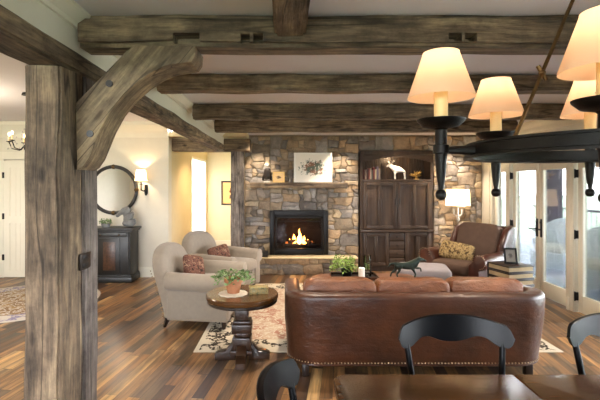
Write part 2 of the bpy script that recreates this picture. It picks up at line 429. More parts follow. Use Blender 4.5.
# mirror wall / left wall / hall
w = B(); w.box(-6.2, -2.04, 7.4, 7.6, 0, 2.66); struct(w.build('wall_foyer', 'white_wall', smooth=False))
w = B(); w.box(-6.35, -6.2, -2.2, 7.6, 0, 2.66); struct(w.build('wall_left', 'white_wall', smooth=False))
w = B()
w.box(-2.19, -2.04, 7.6, 9.25, 0, 2.42); w.box(-2.19, -2.04, 10.9, 11.2, 0, 2.42); w.box(-2.19, -2.04, 9.25, 10.9, 0, .15); w.box(-2.19, -2.04, 9.25, 10.9, 2.2, 2.42)
struct(w.build('wall_hall_left', 'hall_wall', smooth=False))
w = B(); w.box(-2.2, -.7, 11.0, 11.2, 0, 2.42); struct(w.build('wall_hall_back', 'hall_wall', smooth=False))
w = B(); w.box(-.82, -.72, YW+.32, 11.0, 0, 2.42); struct(w.build('wall_hall_right', 'hall_wall', smooth=False))
w = B(); w.box(-1.27, -1.12, -2.2, 7.62, 2.29, 2.66); struct(w.build('wall_frieze', 'white_wall', smooth=False))
w = B(); w.box(-2.04, -.80, 7.66, 7.8, 2.40, 2.66); struct(w.build('wall_over_lintel', 'hall_wall', smooth=False))
w = B()   # front wall (behind the viewer) with broad windows
def wall_open(w, a0, a1, z1, holes, mk):
    x = a0
    for h0, h1, z0, zt in holes:
        if h0 > x: mk(x, h0, 0, z1)
        if z0 > 0: mk(h0, h1, 0, z0)
        if zt < z1: mk(h0, h1, zt, z1)
        x = h1
    if a1 > x: mk(x, a1, 0, z1)
wall_open(w, -6.35, XR+.2, 2.66, [(-5.2, -3.6, .7, 2.3), (-3.2, -1.8, .7, 2.3), (-.9, .5, .6, 2.3)],
          lambda a, b, z0, z1: w.box(a, b, -2.35, -2.2, z0, z1))
struct(w.build('wall_front', 'white_wall', smooth=False))
wi = 1
for a, b, z0, z1 in [(-5.2, -3.6, .7, 2.3), (-3.2, -1.8, .7, 2.3), (-.9, .5, .6, 2.3)]:
    g = B(); g.box(a, b, -2.31, -2.25, z0, z0+.06); g.box(a, b, -2.31, -2.25, z1-.06, z1); g.box(a, a+.06, -2.31, -2.25, z0, z1); g.box(b-.06, b, -2.31, -2.25, z0, z1); g.box((a+b)/2-.02, (a+b)/2+.02, -2.31, -2.25, z0, z1)
    o = struct(g.build('window_%d' % wi, 'trim')); boxo('pane', 'glass', a+.05, b-.05, -2.283, -2.277, z0+.05, z1-.05, parent=o, smooth=False); wi += 1
# hall window
g = B()
for y0, y1, z0, z1 in [(9.25, 10.9, .15, .2), (9.25, 10.9, 2.15, 2.2), (9.25, 9.3, .15, 2.2), (10.85, 10.9, .15, 2.2)]:
    g.box(-2.15, -2.05, y0, y1, z0, z1)
o = struct(g.build('window_%d' % wi, 'trim')); boxo('pane', 'glass', -2.105, -2.098, 9.28, 10.87, .18, 2.17, parent=o, smooth=False); wi += 1

# right wall with door openings
HD = 1.93
openings = [(.2, 2.0), (2.5, 4.3), (4.56, 5.38), (5.50, 6.93), (7.04, 7.52)]
w = B()
wall_open(w, -2.2, YW+.2, ZC, [(a, b, 0, HD) for a, b in openings], lambda a, b, z0, z1: w.box(XR, XR+.15, a, b, z0, z1))
struct(w.build('wall_right', 'white_wall', smooth=False))
tr = B()
for a, b in openings:
    tr.box(XR-.02, XR, a-.055, a, 0, HD+.07, bev=.004); tr.box(XR-.02, XR, b, b+.055, 0, HD+.07, bev=.004); tr.box(XR-.03, XR, a-.07, b+.07, HD, HD+.1, bev=.004)
    tr.box(XR-.035, XR, a-.05, a-.005, 0, .16, bev=.004)
tr.box(XR-.02, XR, 7.62, YW-.09, 0, HD+.1)
struct(tr.build('trim_1', 'trim'))
tr = B()
pr = [(0, 0), (-.02, 0), (-.035, .02), (-.05, .06), (-.09, .10), (-.11, .13), (-.11, .15), (0, .15)]
tr.prism([(XR+u, ZC-.15+v) for u, v in pr], -2.2, YW-.1, 'y'); struct(tr.build('trim_2', 'trim', smooth=False))
tr = B(); pr2 = [(0, 0), (.015, 0), (.02, .02), (.05, .04), (.075, .06), (.075, .075), (0, .075)]
tr.prism([(-1.12+u, ZC-.075+v) for u, v in pr2], -2.2, 7.6, 'y'); struct(tr.build('trim_3', 'trim', smooth=False))
tr = B()
pr3 = [(0, 0), (-.02, 0), (-.03, .05), (-.05, .1), (-.09, .15), (-.13, .2), (-.13, .26), (0, .26)]
tr.prism([(7.4+u, 2.40+v) for u, v in pr3], -6.2, -2.04, 'x'); struct(tr.build('trim_4', 'trim', smooth=False))
tr = B(); tr.prism([(7.4-u, v) for u, v in [(0, 0), (.022, 0), (.022, .14), (.01, .17), (0, .17)]], -3.2, -2.04, 'x'); tr.prism([(7.4-u, v) for u, v in [(0, 0), (.022, 0), (.022, .14), (.01, .17), (0, .17)]], -6.2, -4.98, 'x')
struct(tr.build('baseboard_foyer', 'trim', smooth=False))
tr = B(); tr.box(-2.04, -.82, 10.98, 11.0, 0, .16); tr.box(-2.04, -2.02, 7.6, 10.98, 0, .16); struct(tr.build('baseboard_hall', 'trim'))
M['sheer'] = shade_mat('white_added_sheer', hexc('f2f2f2'), .7)
g = B(); n = 40; bm = g.bm; rows = []  # sheet added to turn the hall window plain bright white
for k in range(n+1):
    y_ = 9.27+1.61*k/n; x_ = -2.065+.012*math.sin(k*1.3); rows.append((bm.verts.new((x_, y_, .18)), bm.verts.new((x_, y_, 2.16))))
for a_, b_ in zip(rows, rows[1:]): bm.faces.new((a_[0], b_[0], b_[1], a_[1]))
tag(g.build('added_sheer', 'sheer'), 'white sheer added over the hallway window so it reads as a bright strip', 'curtain')
# right wall door leaves
def leaf(n, y0, y1, label_hinge, glassz=(.22, 1.80), st=.085, handle=None, hinge=None):
    g = B(); x0, x1 = XR+.03, XR+.075
    z0, z1 = .01, HD-.005
    g.box(x0, x1, y0, y0+st, z0, z1, bev=.004); g.box(x0, x1, y1-st, y1, z0, z1, bev=.004)
    g.box(x0, x1, y0+st, y1-st, z0, glassz[0], bev=.004); g.box(x0, x1, y0+st, y1-st, glassz[1], z1, bev=.004)
    o = struct(g.build(n, 'trim'))
    boxo('pane', 'glass', XR+.05, XR+.056, y0+st-.005, y1-st+.005, glassz[0]-.005, glassz[1]+.005, parent=o, smooth=False)
    if hinge is not None:
        for z in (.2, .97, 1.73):
            b = B(); b.box(XR-.006, XR+.04, hinge-.013, hinge+.013, z-.05, z+.05, bev=.002); b.cyl((XR-.008, hinge, z-.058), (XR-.008, hinge, z+.058), .008, seg=10)
            b.build('hinge', 'blackmetal', o)
    if handle is not None:
        yh, d = handle
        b = B(); b.box(XR+.02, XR+.032, yh-.02, yh+.02, .84, 1.10, bev=.003)
        b.cyl((XR+.03, yh, .95), (XR-.03, yh, .95), .009, seg=10); b.cyl((XR-.03, yh, .95), (XR-.03, yh+d*.11, .95), .008, seg=10)
        b.cyl((XR+.03, yh, 1.05), (XR+.01, yh, 1.05), .014, seg=10)
        b.build('handle', 'blackmetal', o)
leaf('door_1', 6.19, 6.915, None, handle=(6.235, 1), hinge=6.915)
leaf('door_2', 5.515, 6.18, None, handle=(6.135, -1))
leaf('door_3', 4.575, 5.365, None, hinge=5.365)
leaf('door_4', 7.05, 7.51, None, st=.07)
leaf('door_5', 2.515, 3.395, None); leaf('door_6', 3.405, 4.285, None); leaf('door_7', .215, 1.095, None); leaf('door_8', 1.105, 1.985, None)
# foyer door
g = B(); dx0, dx1 = -4.83, -4.02
g.box(dx0, dx1, 7.35, 7.385, .01, 2.0, bev=.003)
for z0, z1 in ((1.05, 1.88), (.12, .93)):
    for k in range(7):
        xa = dx0+.12+k*(dx1-dx0-.24)/7; g.box(xa+.002, xa+(dx1-dx0-.24)/7-.002, 7.344, 7.351, z0, z1)
g.box(dx0, dx0+.1, 7.335, 7.351, .01, 2.0); g.box(dx1-.1, dx1, 7.335, 7.351, .01, 2.0)
for z0, z1 in ((.01, .12), (.93, 1.05), (1.88, 2.0)): g.box(dx0+.1, dx1-.1, 7.335, 7.351, z0, z1)
o = struct(g.build('door_9', 'trim'))
for z in (.35, 1.05, 1.75): B().box(dx0-.022, dx0+.008, 7.32, 7.338, z-.05, z+.05, bev=.002).build('hinge', 'blackmetal', o)
tr = B()
for a, b in ((dx0-.12, dx0-.012), (dx1+.012, dx1+.12)): tr.box(a, b, 7.35, 7.4, 0, 2.02, bev=.006)
tr.box(dx0-.15, dx1+.15, 7.34, 7.4, 2.02, 2.15, bev=.006)
struct(tr.build('trim_5', 'trim'))

# ------------------------------------------------------------------ stone wall
def stones(regions, Y, cell, seed, holes=(), bmode='y', depth=(.02, .05)):
    r = random.Random(seed); b = bmesh.new(); lay = b.faces.layers.float.new('tone_f')
    tones = []
    for (X0, X1, Z0, Z1) in regions:
        nx = max(1, round((X1-X0)/cell)); nz = max(1, round((Z1-Z0)/(cell*.72))); cx = (X1-X0)/nx; cz = (Z1-Z0)/nz
        J = {}
        def pt(i, j):
            if (i, j) not in J:
                jx = 0 if i in (0, nx) else r.uniform(-.3, .3)*cx; jz = 0 if j in (0, nz) else r.uniform(-.3, .3)*cz
                J[(i, j)] = (X0+i*cx+jx, Z0+j*cz+jz)
            return J[(i, j)]
        used = set()
        cells = [(i, j) for j in range(nz) for i in range(nx)]
        for big in (1, 0):
            cl = cells[:]; r.shuffle(cl) if big else None
            for (i, j) in cl:
                if (i, j) in used: continue
                ww, hh = r.choice([(2, 2), (3, 2), (2, 1), (3, 1), (2, 3), (3, 2), (2, 2), (3, 3)]) if big else r.choice([(1, 1), (2, 1), (1, 1), (1, 2), (3, 1)])
                if big and r.random() < .35: continue
                while ww > 1 and (i+ww > nx or any((i+a, j+c) in used for a in range(ww) for c in range(hh))): ww -= 1
                while hh > 1 and (j+hh > nz or any((i+a, j+c) in used for a in range(ww) for c in range(hh))): hh -= 1
                if i+ww > nx or j+hh > nz or any((i+a, j+c) in used for a in range(ww) for c in range(hh)): continue
                for a in range(ww):
                    for c in range(hh): used.add((i+a, j+c))
                P = [pt(i+a, j) for a in range(ww)]+[pt(i+ww, j+c) for c in range(hh)]+[pt(i+ww-a, j+hh) for a in range(ww)]+[pt(i, j+hh-c) for c in range(hh)]
                mx = sum(p[0] for p in P)/len(P); mz = sum(p[1] for p in P)/len(P)
                k = r.random(); d = r.uniform(*depth)
                g = .008
                def ins(p, q):
                    dx, dz = p[0]-mx, p[1]-mz; l = math.hypot(dx, dz); s = max(0, (l-q)/l); return (mx+dx*s, mz+dz*s)
                rings = []
                for q, dd in ((g*.5, 0), (g*.7, d*.7), (g*1.9, d)):
                    rings.append([(ins(p, q), dd) for p in P])
                def V(p, dd):
                    if bmode == 'y': return (p[0], Y-dd, p[1])
                    return (Y+dd if bmode == 'x+' else Y-dd, p[0], p[1])
                vr = [[b.verts.new(V(p, dd+(r.uniform(-.006, .006) if ri == 2 else 0))) for p, dd in rg] for ri, rg in enumerate(rings)]
                n = len(P); fs = []
                for a, c in zip(vr, vr[1:]):
                    for q in range(n): fs.append(b.faces.new((a[q], a[(q+1) % n], c[(q+1) % n], c[q])))
                cv = b.verts.new(V((mx, mz), d+r.uniform(0, .012)))
                for q in range(n): fs.append(b.faces.new((vr[2][q], vr[2][(q+1) % n], cv)))
                for fc in fs: fc[lay] = k
    return b
def stone_obj(name, b, parent=None):
    lay = b.faces.layers.float.get('tone_f')
    bmesh.ops.recalc_face_normals(b, faces=list(b.faces))
    vals = [fc[lay] for fc in b.faces]
    me = bpy.data.meshes.new(name); b.to_mesh(me); b.free()
    at = me.attributes.new('tone', 'FLOAT', 'FACE'); at.data.foreach_set('value', vals)
    me.materials.append(M['stone']); me.shade_smooth(); me.set_sharp_from_angle(angle=R(50))
    o = bpy.data.objects.new(name, me); col.objects.link(o)
    if parent: o.parent = parent
    return o
FX0, FX1, FZ0, FZ1 = -.31, .75, .30, 1.115     # fireplace opening
AX0, AX1, AZ1 = 1.32, 2.70, 2.22               # built-in cabinet opening
YS = YW+.05
w = B()
w.box(-.78, FX0, YS, YS+.3, 0, ZC); w.box(FX0, FX1, YS, YS+.3, FZ1, ZC); w.box(FX0, FX1, YS, YS+.3, 0, FZ0); w.box(FX1, AX0, YS, YS+.3, 0, ZC)
w.box(AX0, AX1, YS, YS+.3, AZ1, ZC); w.box(AX1, XR+.15, YS, YS+.3, 0, ZC)
w.box(AX0-.1, AX1+.1, YS+.5, YS+.55, 0, ZC); w.box(FX0-.1, FX1+.1, YS+.5, YS+.55, 0, ZC)
wall_back = struct(w.build('wall_back', 'mortar', smooth=False))
sb = stones([(-.78, FX0, 0, ZC-.02), (FX0, FX1, FZ1, ZC-.02), (FX1, AX0, 0, ZC-.02), (AX0, AX1, AZ1, ZC-.02), (AX1, XR-.01, 0, ZC-.02)], YS, .105, 5)
stone_obj('stone_facing', sb, wall_back)

# hearth
t = thing('fireplace_hearth', 'raised grey stone hearth with tan slab running below the fireplace', 'hearth', (0, 0, 0))
B().box(-.76, 1.24, 7.58, YW-.045, 0, .28).build('core', 'mortar', t, smooth=False)
stone_obj('stone_face', stones([(-.76, 1.24, 0, .278)], 7.585, .12, 9, depth=(.02, .035)), t)
B().box(-.77, 1.25, 7.53, YW-.045, .28, .305, bev=.006).jitter(.004, 2).build('slab', 'hearth', t)

# fireplace insert
t = thing('gas_fireplace', 'black framed glass front fireplace with burning logs set in the stone wall', 'fireplace', (.22, YW, .305))
g = B(); hw = .53; h = .81
g.box(-hw, -hw+.085, -.06, .0, 0, h, bev=.006); g.box(hw-.085, hw, -.06, .0, 0, h, bev=.006)
g.box(-hw+.085, hw-.085, -.06, 0, h-.11, h, bev=.006); g.box(-hw+.085, hw-.085, -.06, 0, 0, .1, bev=.006)
g.build('frame', 'blackmetal', t)
g = B(); i = hw-.1
g.box(-i, -i+.025, -.075, -.055, .1, h-.11); g.box(i-.025, i, -.075, -.055, .1, h-.11); g.box(-i, i, -.075, -.055, .1, .125); g.box(-i, i, -.075, -.055, h-.135, h-.11); g.box(-i, i, -.068, -.056, .19, .2); g.box(-i, i, -.068, -.056, h-.2, h-.19)
g.build('screen_bars', 'iron', t)
g = B(); j = hw-.03
g.box(-j, -j+.02, .0, .48, .02, h-.02); g.box(j-.02, j, .0, .48, .02, h-.02); g.box(-j, j, .46, .48, .02, h-.02); g.box(-j, j, 0, .48, .02, .04); g.box(-j, j, 0, .48, h-.04, h-.02)
g.build('firebox', 'firebrick', t, smooth=False)
boxo('glass_front', 'firescreen', -i, i, -.05, -.045, .1, h-.1, parent=t, smooth=False)
for k, (a, b_, r_) in enumerate([((-.3, .12, .14), (.3, .17, .16), .045), ((-.24, .24, .15), (.26, .2, .18), .05), ((-.18, .1, .22), (.12, .26, .25), .035), ((.22, .1, .2), (-.02, .25, .27), .035)]):
    g = B(); g.cyl(a, b_, r_, r_*.85, 14); g.jitter(.012, k, 14); g.build('log', 'charlog' if k != 1 else 'ember', t)
def flame(cx, cy, z, h_, r_, mat, seed):
    g = B(); pr_ = [(r_*.5, 0), (r_, h_*.15), (r_*.9, h_*.3), (r_*.55, h_*.55), (r_*.28, h_*.8), (0, h_)]
    g.lathe(pr_, (cx, cy, z), 12); g.jitter(.03, seed, 7); return g.build('flame', mat, t)
flame(.02, .17, .17, .30, .05, 'flame', 1); flame(-.08, .16, .18, .18, .045, 'flame', 2); flame(.1, .15, .18, .15, .04, 'flame', 3); flame(-.16, .17, .17, .1, .03, 'flame', 4); flame(.01, .12, .18, .17, .028, 'flamecore', 5); flame(.16, .16, .17, .08, .03, 'flame', 6)

# mantel
g = B(); g.box(-.66, 1.08, 7.60, YW-.01, 1.525, 1.63, bev=.015, seg=2); g.jitter(.008, 4, 5)
tag(g.build('mantel_shelf', 'mantel'), 'rough timber mantel shelf on the stone wall above the fireplace', 'shelf')

# built-in cabinet
t = thing('entertainment_cabinet', 'tall dark wood built-in cabinet with arched open niche recessed in the stone wall', 'cabinet', (2.01, YW-.02, 0))
hw = .67
g = B(); g.box(-hw, -hw+.05, 0, .5, 0, 2.2); g.box(hw-.05, hw, 0, .5, 0, 2.2); g.box(-hw+.05, hw-.05, 0, .5, 2.15, 2.2); g.box(-hw, hw, -.03, .0, 2.13, 2.21, bev=.01); g.box(-hw+.05, hw-.05, .03, .5, .06, .1)
g.box(-hw+.05, hw-.05, .42, .46, 0, 2.15); g.box(-hw+.03, hw-.03, .02, .4, 0, .08)
g.build('carcass', 'dark_z', t, smooth=False)
# arched valance
def arc_pts(w_, z0, z1, rise, n=16):
    p = [(-w_, z1), (w_, z1), (w_, z0)]
    for k in range(1, n): u = w_-2*w_*k/n; p.append((u, z0+rise*(1-(u/w_)**2)))
    p.append((-w_, z0)); return p
g = B(); g.prism(arc_pts(hw-.05, 2.0, 2.15, .09), -.01, .02, 'y'); g.build('valance', 'dark_x', t, smooth=False)
g = B()
for k in range(26):
    xa = -hw+.05+k*(2*hw-.1)/26; g.box(xa+.0015, xa+(2*hw-.1)/26-.0015, .395, .415, 1.69, 2.14, bev=.003, seg=1)
g.build('beadboard_back', 'dark_z', t, smooth=False)
g = B(); g.box(-hw+.04, hw-.04, -.025, .41, 1.645, 1.685, bev=.004); g.build('niche_shelf', 'dark_x', t)
g = B(); g.box(-hw, hw, -.05, .02, .715, .765, bev=.01); g.build('waist_moulding', 'dark_x', t)
def panel_door(x0, x1, z0, z1, split, hx, hz):
    g = B(); s_ = .065
    g.box(x0, x0+s_, -.032, .0, z0, z1, bev=.005); g.box(x1-s_, x1, -.032, 0, z0, z1, bev=.005); g.box(x0+s_, x1-s_, -.032, 0, z0, z0+s_, bev=.005); g.box(x0+s_, x1-s_, -.032, 0, z1-s_, z1, bev=.005)
    if split: g.box((x0+x1)/2-s_/2, (x0+x1)/2+s_/2, -.032, 0, z0+s_, z1-s_, bev=.005)
    g.box(x0+s_-.01, x1-s_+.01, -.004, 0, z0+s_-.01, z1-s_+.01)
    o = g.build('door', 'dark_z', t)
    if hx is not None:
        b = B(); b.tube([(hx, -.03, hz-.06), (hx, -.06, hz-.045), (hx, -.06, hz+.045), (hx, -.03, hz+.06)], .008); b.build('handle', 'blackmetal', o)
panel_door(-.615, -.005, .775, 1.64, True, -.04, 1.28); panel_door(.005, .615, .775, 1.64, True, .04, 1.28)
panel_door(-.615, -.145, .1, .71, True, None, 0); panel_door(.145, .615, .1, .71, True, None, 0)
for k in range(4):
    z0 = .105+k*.152
    o = B().box(-.135, .135, -.022, 0, z0, z0+.143, bev=.008).build('drawer', 'dark_x', t)
    B().ball((0, -.032, z0+.072), .014).build('knob', 'blackmetal', o)

# niche items
cols = ['5b2d2a', '6d5a4e', '3f2a2a', '7a4038', '8f8275', '4a4640', '6a2f2c', '9b8a72', '554b5a', '73655a']
x = 1.40
for k in range(10):
    wv = rnd.uniform(.024, .04); hv = rnd.uniform(.19, .26); nm = 'book'
    m = plain('book_cloth_%d' % k, hexc(cols[k]), .7)
    r_ = B(); r_.box(0, .004, -.09, .09, 0, hv); r_.box(wv-.004, wv, -.09, .09, 0, hv); r_.box(0, wv, -.094, -.089, 0, hv, bev=.001)
    root = thing(nm, '', 'book', (x, YW+.12, 1.667), 0, 'books in the cabinet niche')
    r_.build('cover', m, root); boxo('pages', 'paper', .004, wv-.004, -.088, .086, .004, hv-.006, parent=root)
    lab = ['dark red hardback at the left end of the niche books', 'taupe book, second from the left end in the cabinet niche', 'dark maroon book, third from the left end in the niche', 'red hardback, fourth from the left end in the niche', 'light grey book near the middle of the niche row, fifth from left', 'dark olive grey book, sixth from the left in the niche row', 'crimson book, fourth from the right end of the niche row', 'tan book, third from the right end of the niche row', 'slate purple book, second from the right end of the niche row', 'brown grey book closing the right end of the niche row'][k]
    root['label'] = lab; x += wv+.003
# moose
ms = .32
t = skin('moose_figurine', [[(0, 0, .58, .17), (.3, 0, .60, .17), (.55, 0, .54, .14)], [(0, 0, .58, .17), (-.16, 0, .70, .13), (-.3, 0, .86, .085), (-.42, 0, .8, .06), (-.52, 0, .74, .05)],
    [(.55, 0, .54, .14), (.58, .07, .35, .05), (.6, .08, .15, .035), (.6, .08, 0, .045)], [(.55, 0, .54, .14), (.5, -.07, .35, .05), (.53, -.08, .15, .035), (.52, -.08, 0, .045)],
    [(0, 0, .58, .17), (0, .08, .35, .05), (.02, .08, .15, .035), (.02, .08, 0, .045)], [(0, 0, .58, .17), (-.04, -.08, .35, .05), (-.06, -.08, .15, .035), (-.05, -.08, 0, .045)],
    [(-.3, 0, .86, .085), (-.3, .1, .95, .03), (-.3, .22, 1.0, .06), (-.34, .3, 1.08, .025)], [(-.3, 0, .86, .085), (-.27, -.1, .95, .03), (-.2, -.22, 1.0, .06), (-.16, -.3, 1.08, .025)],
    [(-.3, .22, 1.0, .06), (-.4, .26, 1.04, .02)], [(-.2, -.22, 1.0, .06), (-.1, -.26, 1.06, .02)]], 'white', loc=(2.02, YW+.12, 1.685), sc=ms)
tag(t, 'white moose figurine with antlers standing in the cabinet niche', 'figurine')
# gold leaf ornament
t = thing('leaf_ornament', 'gold spiky leaf ornament at the right end of the cabinet niche', 'ornament', (2.42, YW+.14, 1.685))
g = B(); g.lathe([(.05, 0), (.05, .012), (.02, .02), (.025, .05), (.03, .07)]); g.build('base', 'gold', t)
for k in range(11):
    a = 2*PI*k/11; ti = rnd.uniform(.1, 1.0); d = Vector((math.cos(a)*math.cos(ti), math.sin(a)*math.cos(ti)*.8, math.sin(ti)))
    g = B(); c0 = Vector((0, 0, .06)); g.cyl(c0, c0+d*.07, .008, .02, 6); g.cyl(c0+d*.07, c0+d*.14, .02, .001, 6); g.build('leaf', 'gold', t)

# mantel items
t = thing('eagle_sculpture', 'dark eagle sculpture with white head standing at the left of the mantel', 'figurine', (-.36, 7.74, 1.63))
skin('body', [[(0, 0, .04, .045), (0, 0, .12, .075), (.01, 0, .2, .07), (.005, -.01, .27, .045)], [(0, 0, .12, .075), (-.06, .02, .1, .03), (-.08, .03, .03, .015)], [(0, 0, .12, .075), (.06, .02, .1, .03), (.08, .03, .03, .015)]], 'feather', t)
skin('head', [[(.005, -.01, .27, .044), (0, -.015, .325, .04)], [(0, -.015, .325, .04), (-.03, -.04, .32, .014), (-.045, -.05, .30, .005)]], 'white', t)
B().box(-.06, .06, -.05, .05, 0, .02, bev=.004).build('base', 'white', t)
M['tiny'] = sketch_mat('small_print', hexc('c2a272'), hexc('3d2b1c'), hexc('5a4630'), 0, .09, .05, .03, 30)
t = thing('small_picture', 'small tan picture with dark animal sketch leaning on the mantel beside the eagle', 'picture', (-.15, 7.80, 1.63))
boxo('print', 'tiny', -.095, .095, -.006, .0, 0, .18, parent=t)
g = B(); g.box(-.105, -.09, -.012, .004, 0, .19); g.box(.09, .105, -.012, .004, 0, .19); g.box(-.09, .09, -.012, .004, 0, .014); g.box(-.09, .09, -.012, .004, .176, .19); g.build('frame', 'gold', t)
M['print'] = sketch_mat('ink_village_print', hexc('e9e2d4'), hexc('8b5b3c'), hexc('5a6656'), 0, .27, .24, .15, 17)
t = thing('large_picture', 'white framed ink print leaning on the mantel above the fireplace', 'picture', (.47, 7.74, 1.63))
t.rotation_euler = (R(-6), 0, 0)
boxo('print', 'print', -.31, .31, -.004, .004, .03, .51, parent=t)
g = B(); g.box(-.345, -.31, -.015, .01, 0, .54, bev=.003); g.box(.31, .345, -.015, .01, 0, .54, bev=.003); g.box(-.31, .31, -.015, .01, 0, .032, bev=.003); g.box(-.31, .31, -.015, .01, .508, .54, bev=.003); g.build('frame', 'white', t)

# small black box on the hearth
g = B(); g.box(-.1, .1, -.06, .06, 0, .085, bev=.006); g.box(-.105, .105, -.065, .065, .085, .1, bev=.004)
o = g.build('black_box', 'blackwood', loc=(-.44, 7.66, .306)); tag(o, 'small black lidded box sitting on the left end of the hearth', 'box')

# ------------------------------------------------------------------ timbers
def beam(name, x0, x1, y0, y1, z0, z1, mat, label, ch=.03, seed=1, cuts=()):
    n = max(2, int(max(x1-x0, y1-y0, z1-z0)/.18))
    g = B(); tmp = bmesh.new(); bmesh.ops.create_cube(tmp, size=1)
    for v in tmp.verts: v.co = Vector(((x0+x1)/2+v.co.x*(x1-x0), (y0+y1)/2+v.co.y*(y1-y0), (z0+z1)/2+v.co.z*(z1-z0)))
    ax = max(range(3), key=lambda i: (x1-x0, y1-y0, z1-z0)[i])
    long_e = [e for e in tmp.edges if abs((e.verts[0].co-e.verts[1].co)[ax]) > 1e-3]
    bmesh.ops.bevel(tmp, geom=long_e, offset=ch*.5, segments=2, affect='EDGES')
    long_e = [e for e in tmp.edges if abs((e.verts[0].co-e.verts[1].co)[ax]) > 1e-3]
    bmesh.ops.subdivide_edges(tmp, edges=long_e, cuts=n)
    g._merge(tmp); g.jitter(.012, seed, 2.2)
    o = g.build(name, mat, ang=40); tag(o, label, 'beam'); return o
b1 = beam('ceiling_beam', -1.10, 3.3, 2.26, 2.44, 2.325, 2.497, 'timber_x', 'nearest and thickest of the rough timber ceiling beams, with mortise holes', seed=3, ch=.05)
for x0, x1 in ((-.60, -.49), (-.285, -.20), (1.13, 1.21), (1.215, 1.26)):   # mortise pockets seen as dark recesses
    pass
b2 = beam('ceiling_beam', -1.06, 3.3, 3.486, 3.66, 2.365, 2.497, 'timber_x', 'second ceiling beam from the viewer, behind the one with mortises', seed=5)
b3 = beam('ceiling_beam', -1.05, 3.25, 4.78, 4.95, 2.33, 2.497, 'timber_x', 'third ceiling beam from the viewer, ending in a chamfered left tip', seed=8, ch=.05)
b4 = beam('ceiling_beam', -1.02, 3.22, 6.0, 6.2, 2.335, 2.497, 'timber_x', 'farthest ceiling beam, closest to the stone wall', seed=11, ch=.05)
beam('ceiling_joist', -.062, .10, -.4, 2.255, 2.38, 2.497, 'timber_y', 'short grey timber butting into the front of the nearest ceiling beam', seed=14)
beam('header_beam', -1.275, -1.095, -1.8, 7.6, 2.18, 2.29, 'timber_y', 'long timber header running away along the left of the room over the post', seed=17)
beam('lintel_beam', -2.06, -.66, 7.61, 7.83, 2.18, 2.40, 'timber_x', 'short timber lintel over the far hallway opening', seed=20)
o = beam('timber_post', -1.0, -.775, 7.64, 7.86, 0, 2.18, 'post_z', 'far timber post between the hallway and the stone wall', seed=23); o['category'] = 'post'
# mortises on beam 1 as boolean-cut pockets
def pockets(o, boxes):
    cb = B()
    for bb in boxes: cb.box(*bb)
    cut = cb.build('cut', 'timber_x', smooth=False)
    md = o.modifiers.new('b', 'BOOLEAN'); md.operation = 'DIFFERENCE'; md.object = cut; md.solver = 'EXACT'
    dg = bpy.context.evaluated_depsgraph_get(); dg.update()
    me = bpy.data.meshes.new_from_object(o.evaluated_get(dg)); o.modifiers.clear(); o.data = me
    bpy.data.objects.remove(cut)
pockets(b1, [(-.60, -.46, 2.2, 2.36, 2.345, 2.395), (-.245, -.195, 2.2, 2.36, 2.345, 2.392), (-.18, -.125, 2.2, 2.36, 2.345, 2.392), (.85, .92, 2.2, 2.36, 2.35, 2.395), (.935, 1.0, 2.2, 2.36, 2.35, 2.395)])

# near post with brace
t = thing('timber_post', 'large weathered timber post with curved brace in the left foreground', 'post', (-1.19, 2.3, 0))
def timber(name, x0, x1, y0, y1, z0, z1, mat, seed, amp=.012, parent=t, ch=.012):
    g = B(); tmp = bmesh.new(); bmesh.ops.create_cube(tmp, size=1)
    for v in tmp.verts: v.co = Vector(((x0+x1)/2+v.co.x*(x1-x0), (y0+y1)/2+v.co.y*(y1-y0), (z0+z1)/2+v.co.z*(z1-z0)))
    le = [e for e in tmp.edges if abs((e.verts[0].co-e.verts[1].co).z) > 1e-3]
    bmesh.ops.bevel(tmp, geom=le, offset=ch, segments=2, affect='EDGES')
    le = [e for e in tmp.edges if abs((e.verts[0].co-e.verts[1].co).z) > 1e-3]
    bmesh.ops.subdivide_edges(tmp, edges=le, cuts=22); g._merge(tmp); g.jitter(amp, seed, 3.0)
    return g.build(name, mat, parent, ang=40)
timber('front_timber', -.082, .09, -.22, .02, 0, 2.18, 'post_brown', 2)
timber('rear_timber', -.082, .095, .025, .19, 0, 2.18, 'post_z', 6, .006)
# curved brace: outline in x-z (local), extruded in y
out_, inn = [], []
import itertools
brace = []
# outer (upper-left) edge straight from post to beam; inner edge is a concave arc
P_in = [(.10, 1.675), (.13, 1.69), (.162, 1.735), (.19, 1.80), (.225, 1.89), (.275, 1.98), (.34, 2.065), (.42, 2.135), (.50, 2.185), (.575, 2.215), (.64, 2.225), (.69, 2.235), (.71, 2.265), (.715, 2.318)]
P_out = [(.40, 2.318), (.36, 2.29), (.092, 2.02)]
pts = P_in+P_out
g = B(); g.prism(pts, -.07, .14, 'y', bev=.006); g.jitter(.004, 3, 5)
bo = g.build('brace', 'timber_x', t, ang=40)
for x_, z_ in ((.27, 2.12), (.17, 1.86)):
    g = B(); g.cyl((x_, -.078, z_), (x_, -.06, z_), .018, seg=14); g.build('peg', 'darkleg', bo)
for x_, y_, z_ in ((.19, .03, 1.75), (.185, .08, 1.70)):
    pass
def regrain(o, ang):
    m = Euler((0, ang, 0)).to_matrix().to_4x4(); inv = m.inverted()
    o.data.transform(inv); o.rotation_euler = (0, ang, 0)
    for c_ in o.children: c_.data.transform(inv)
regrain(bo, R(-50))
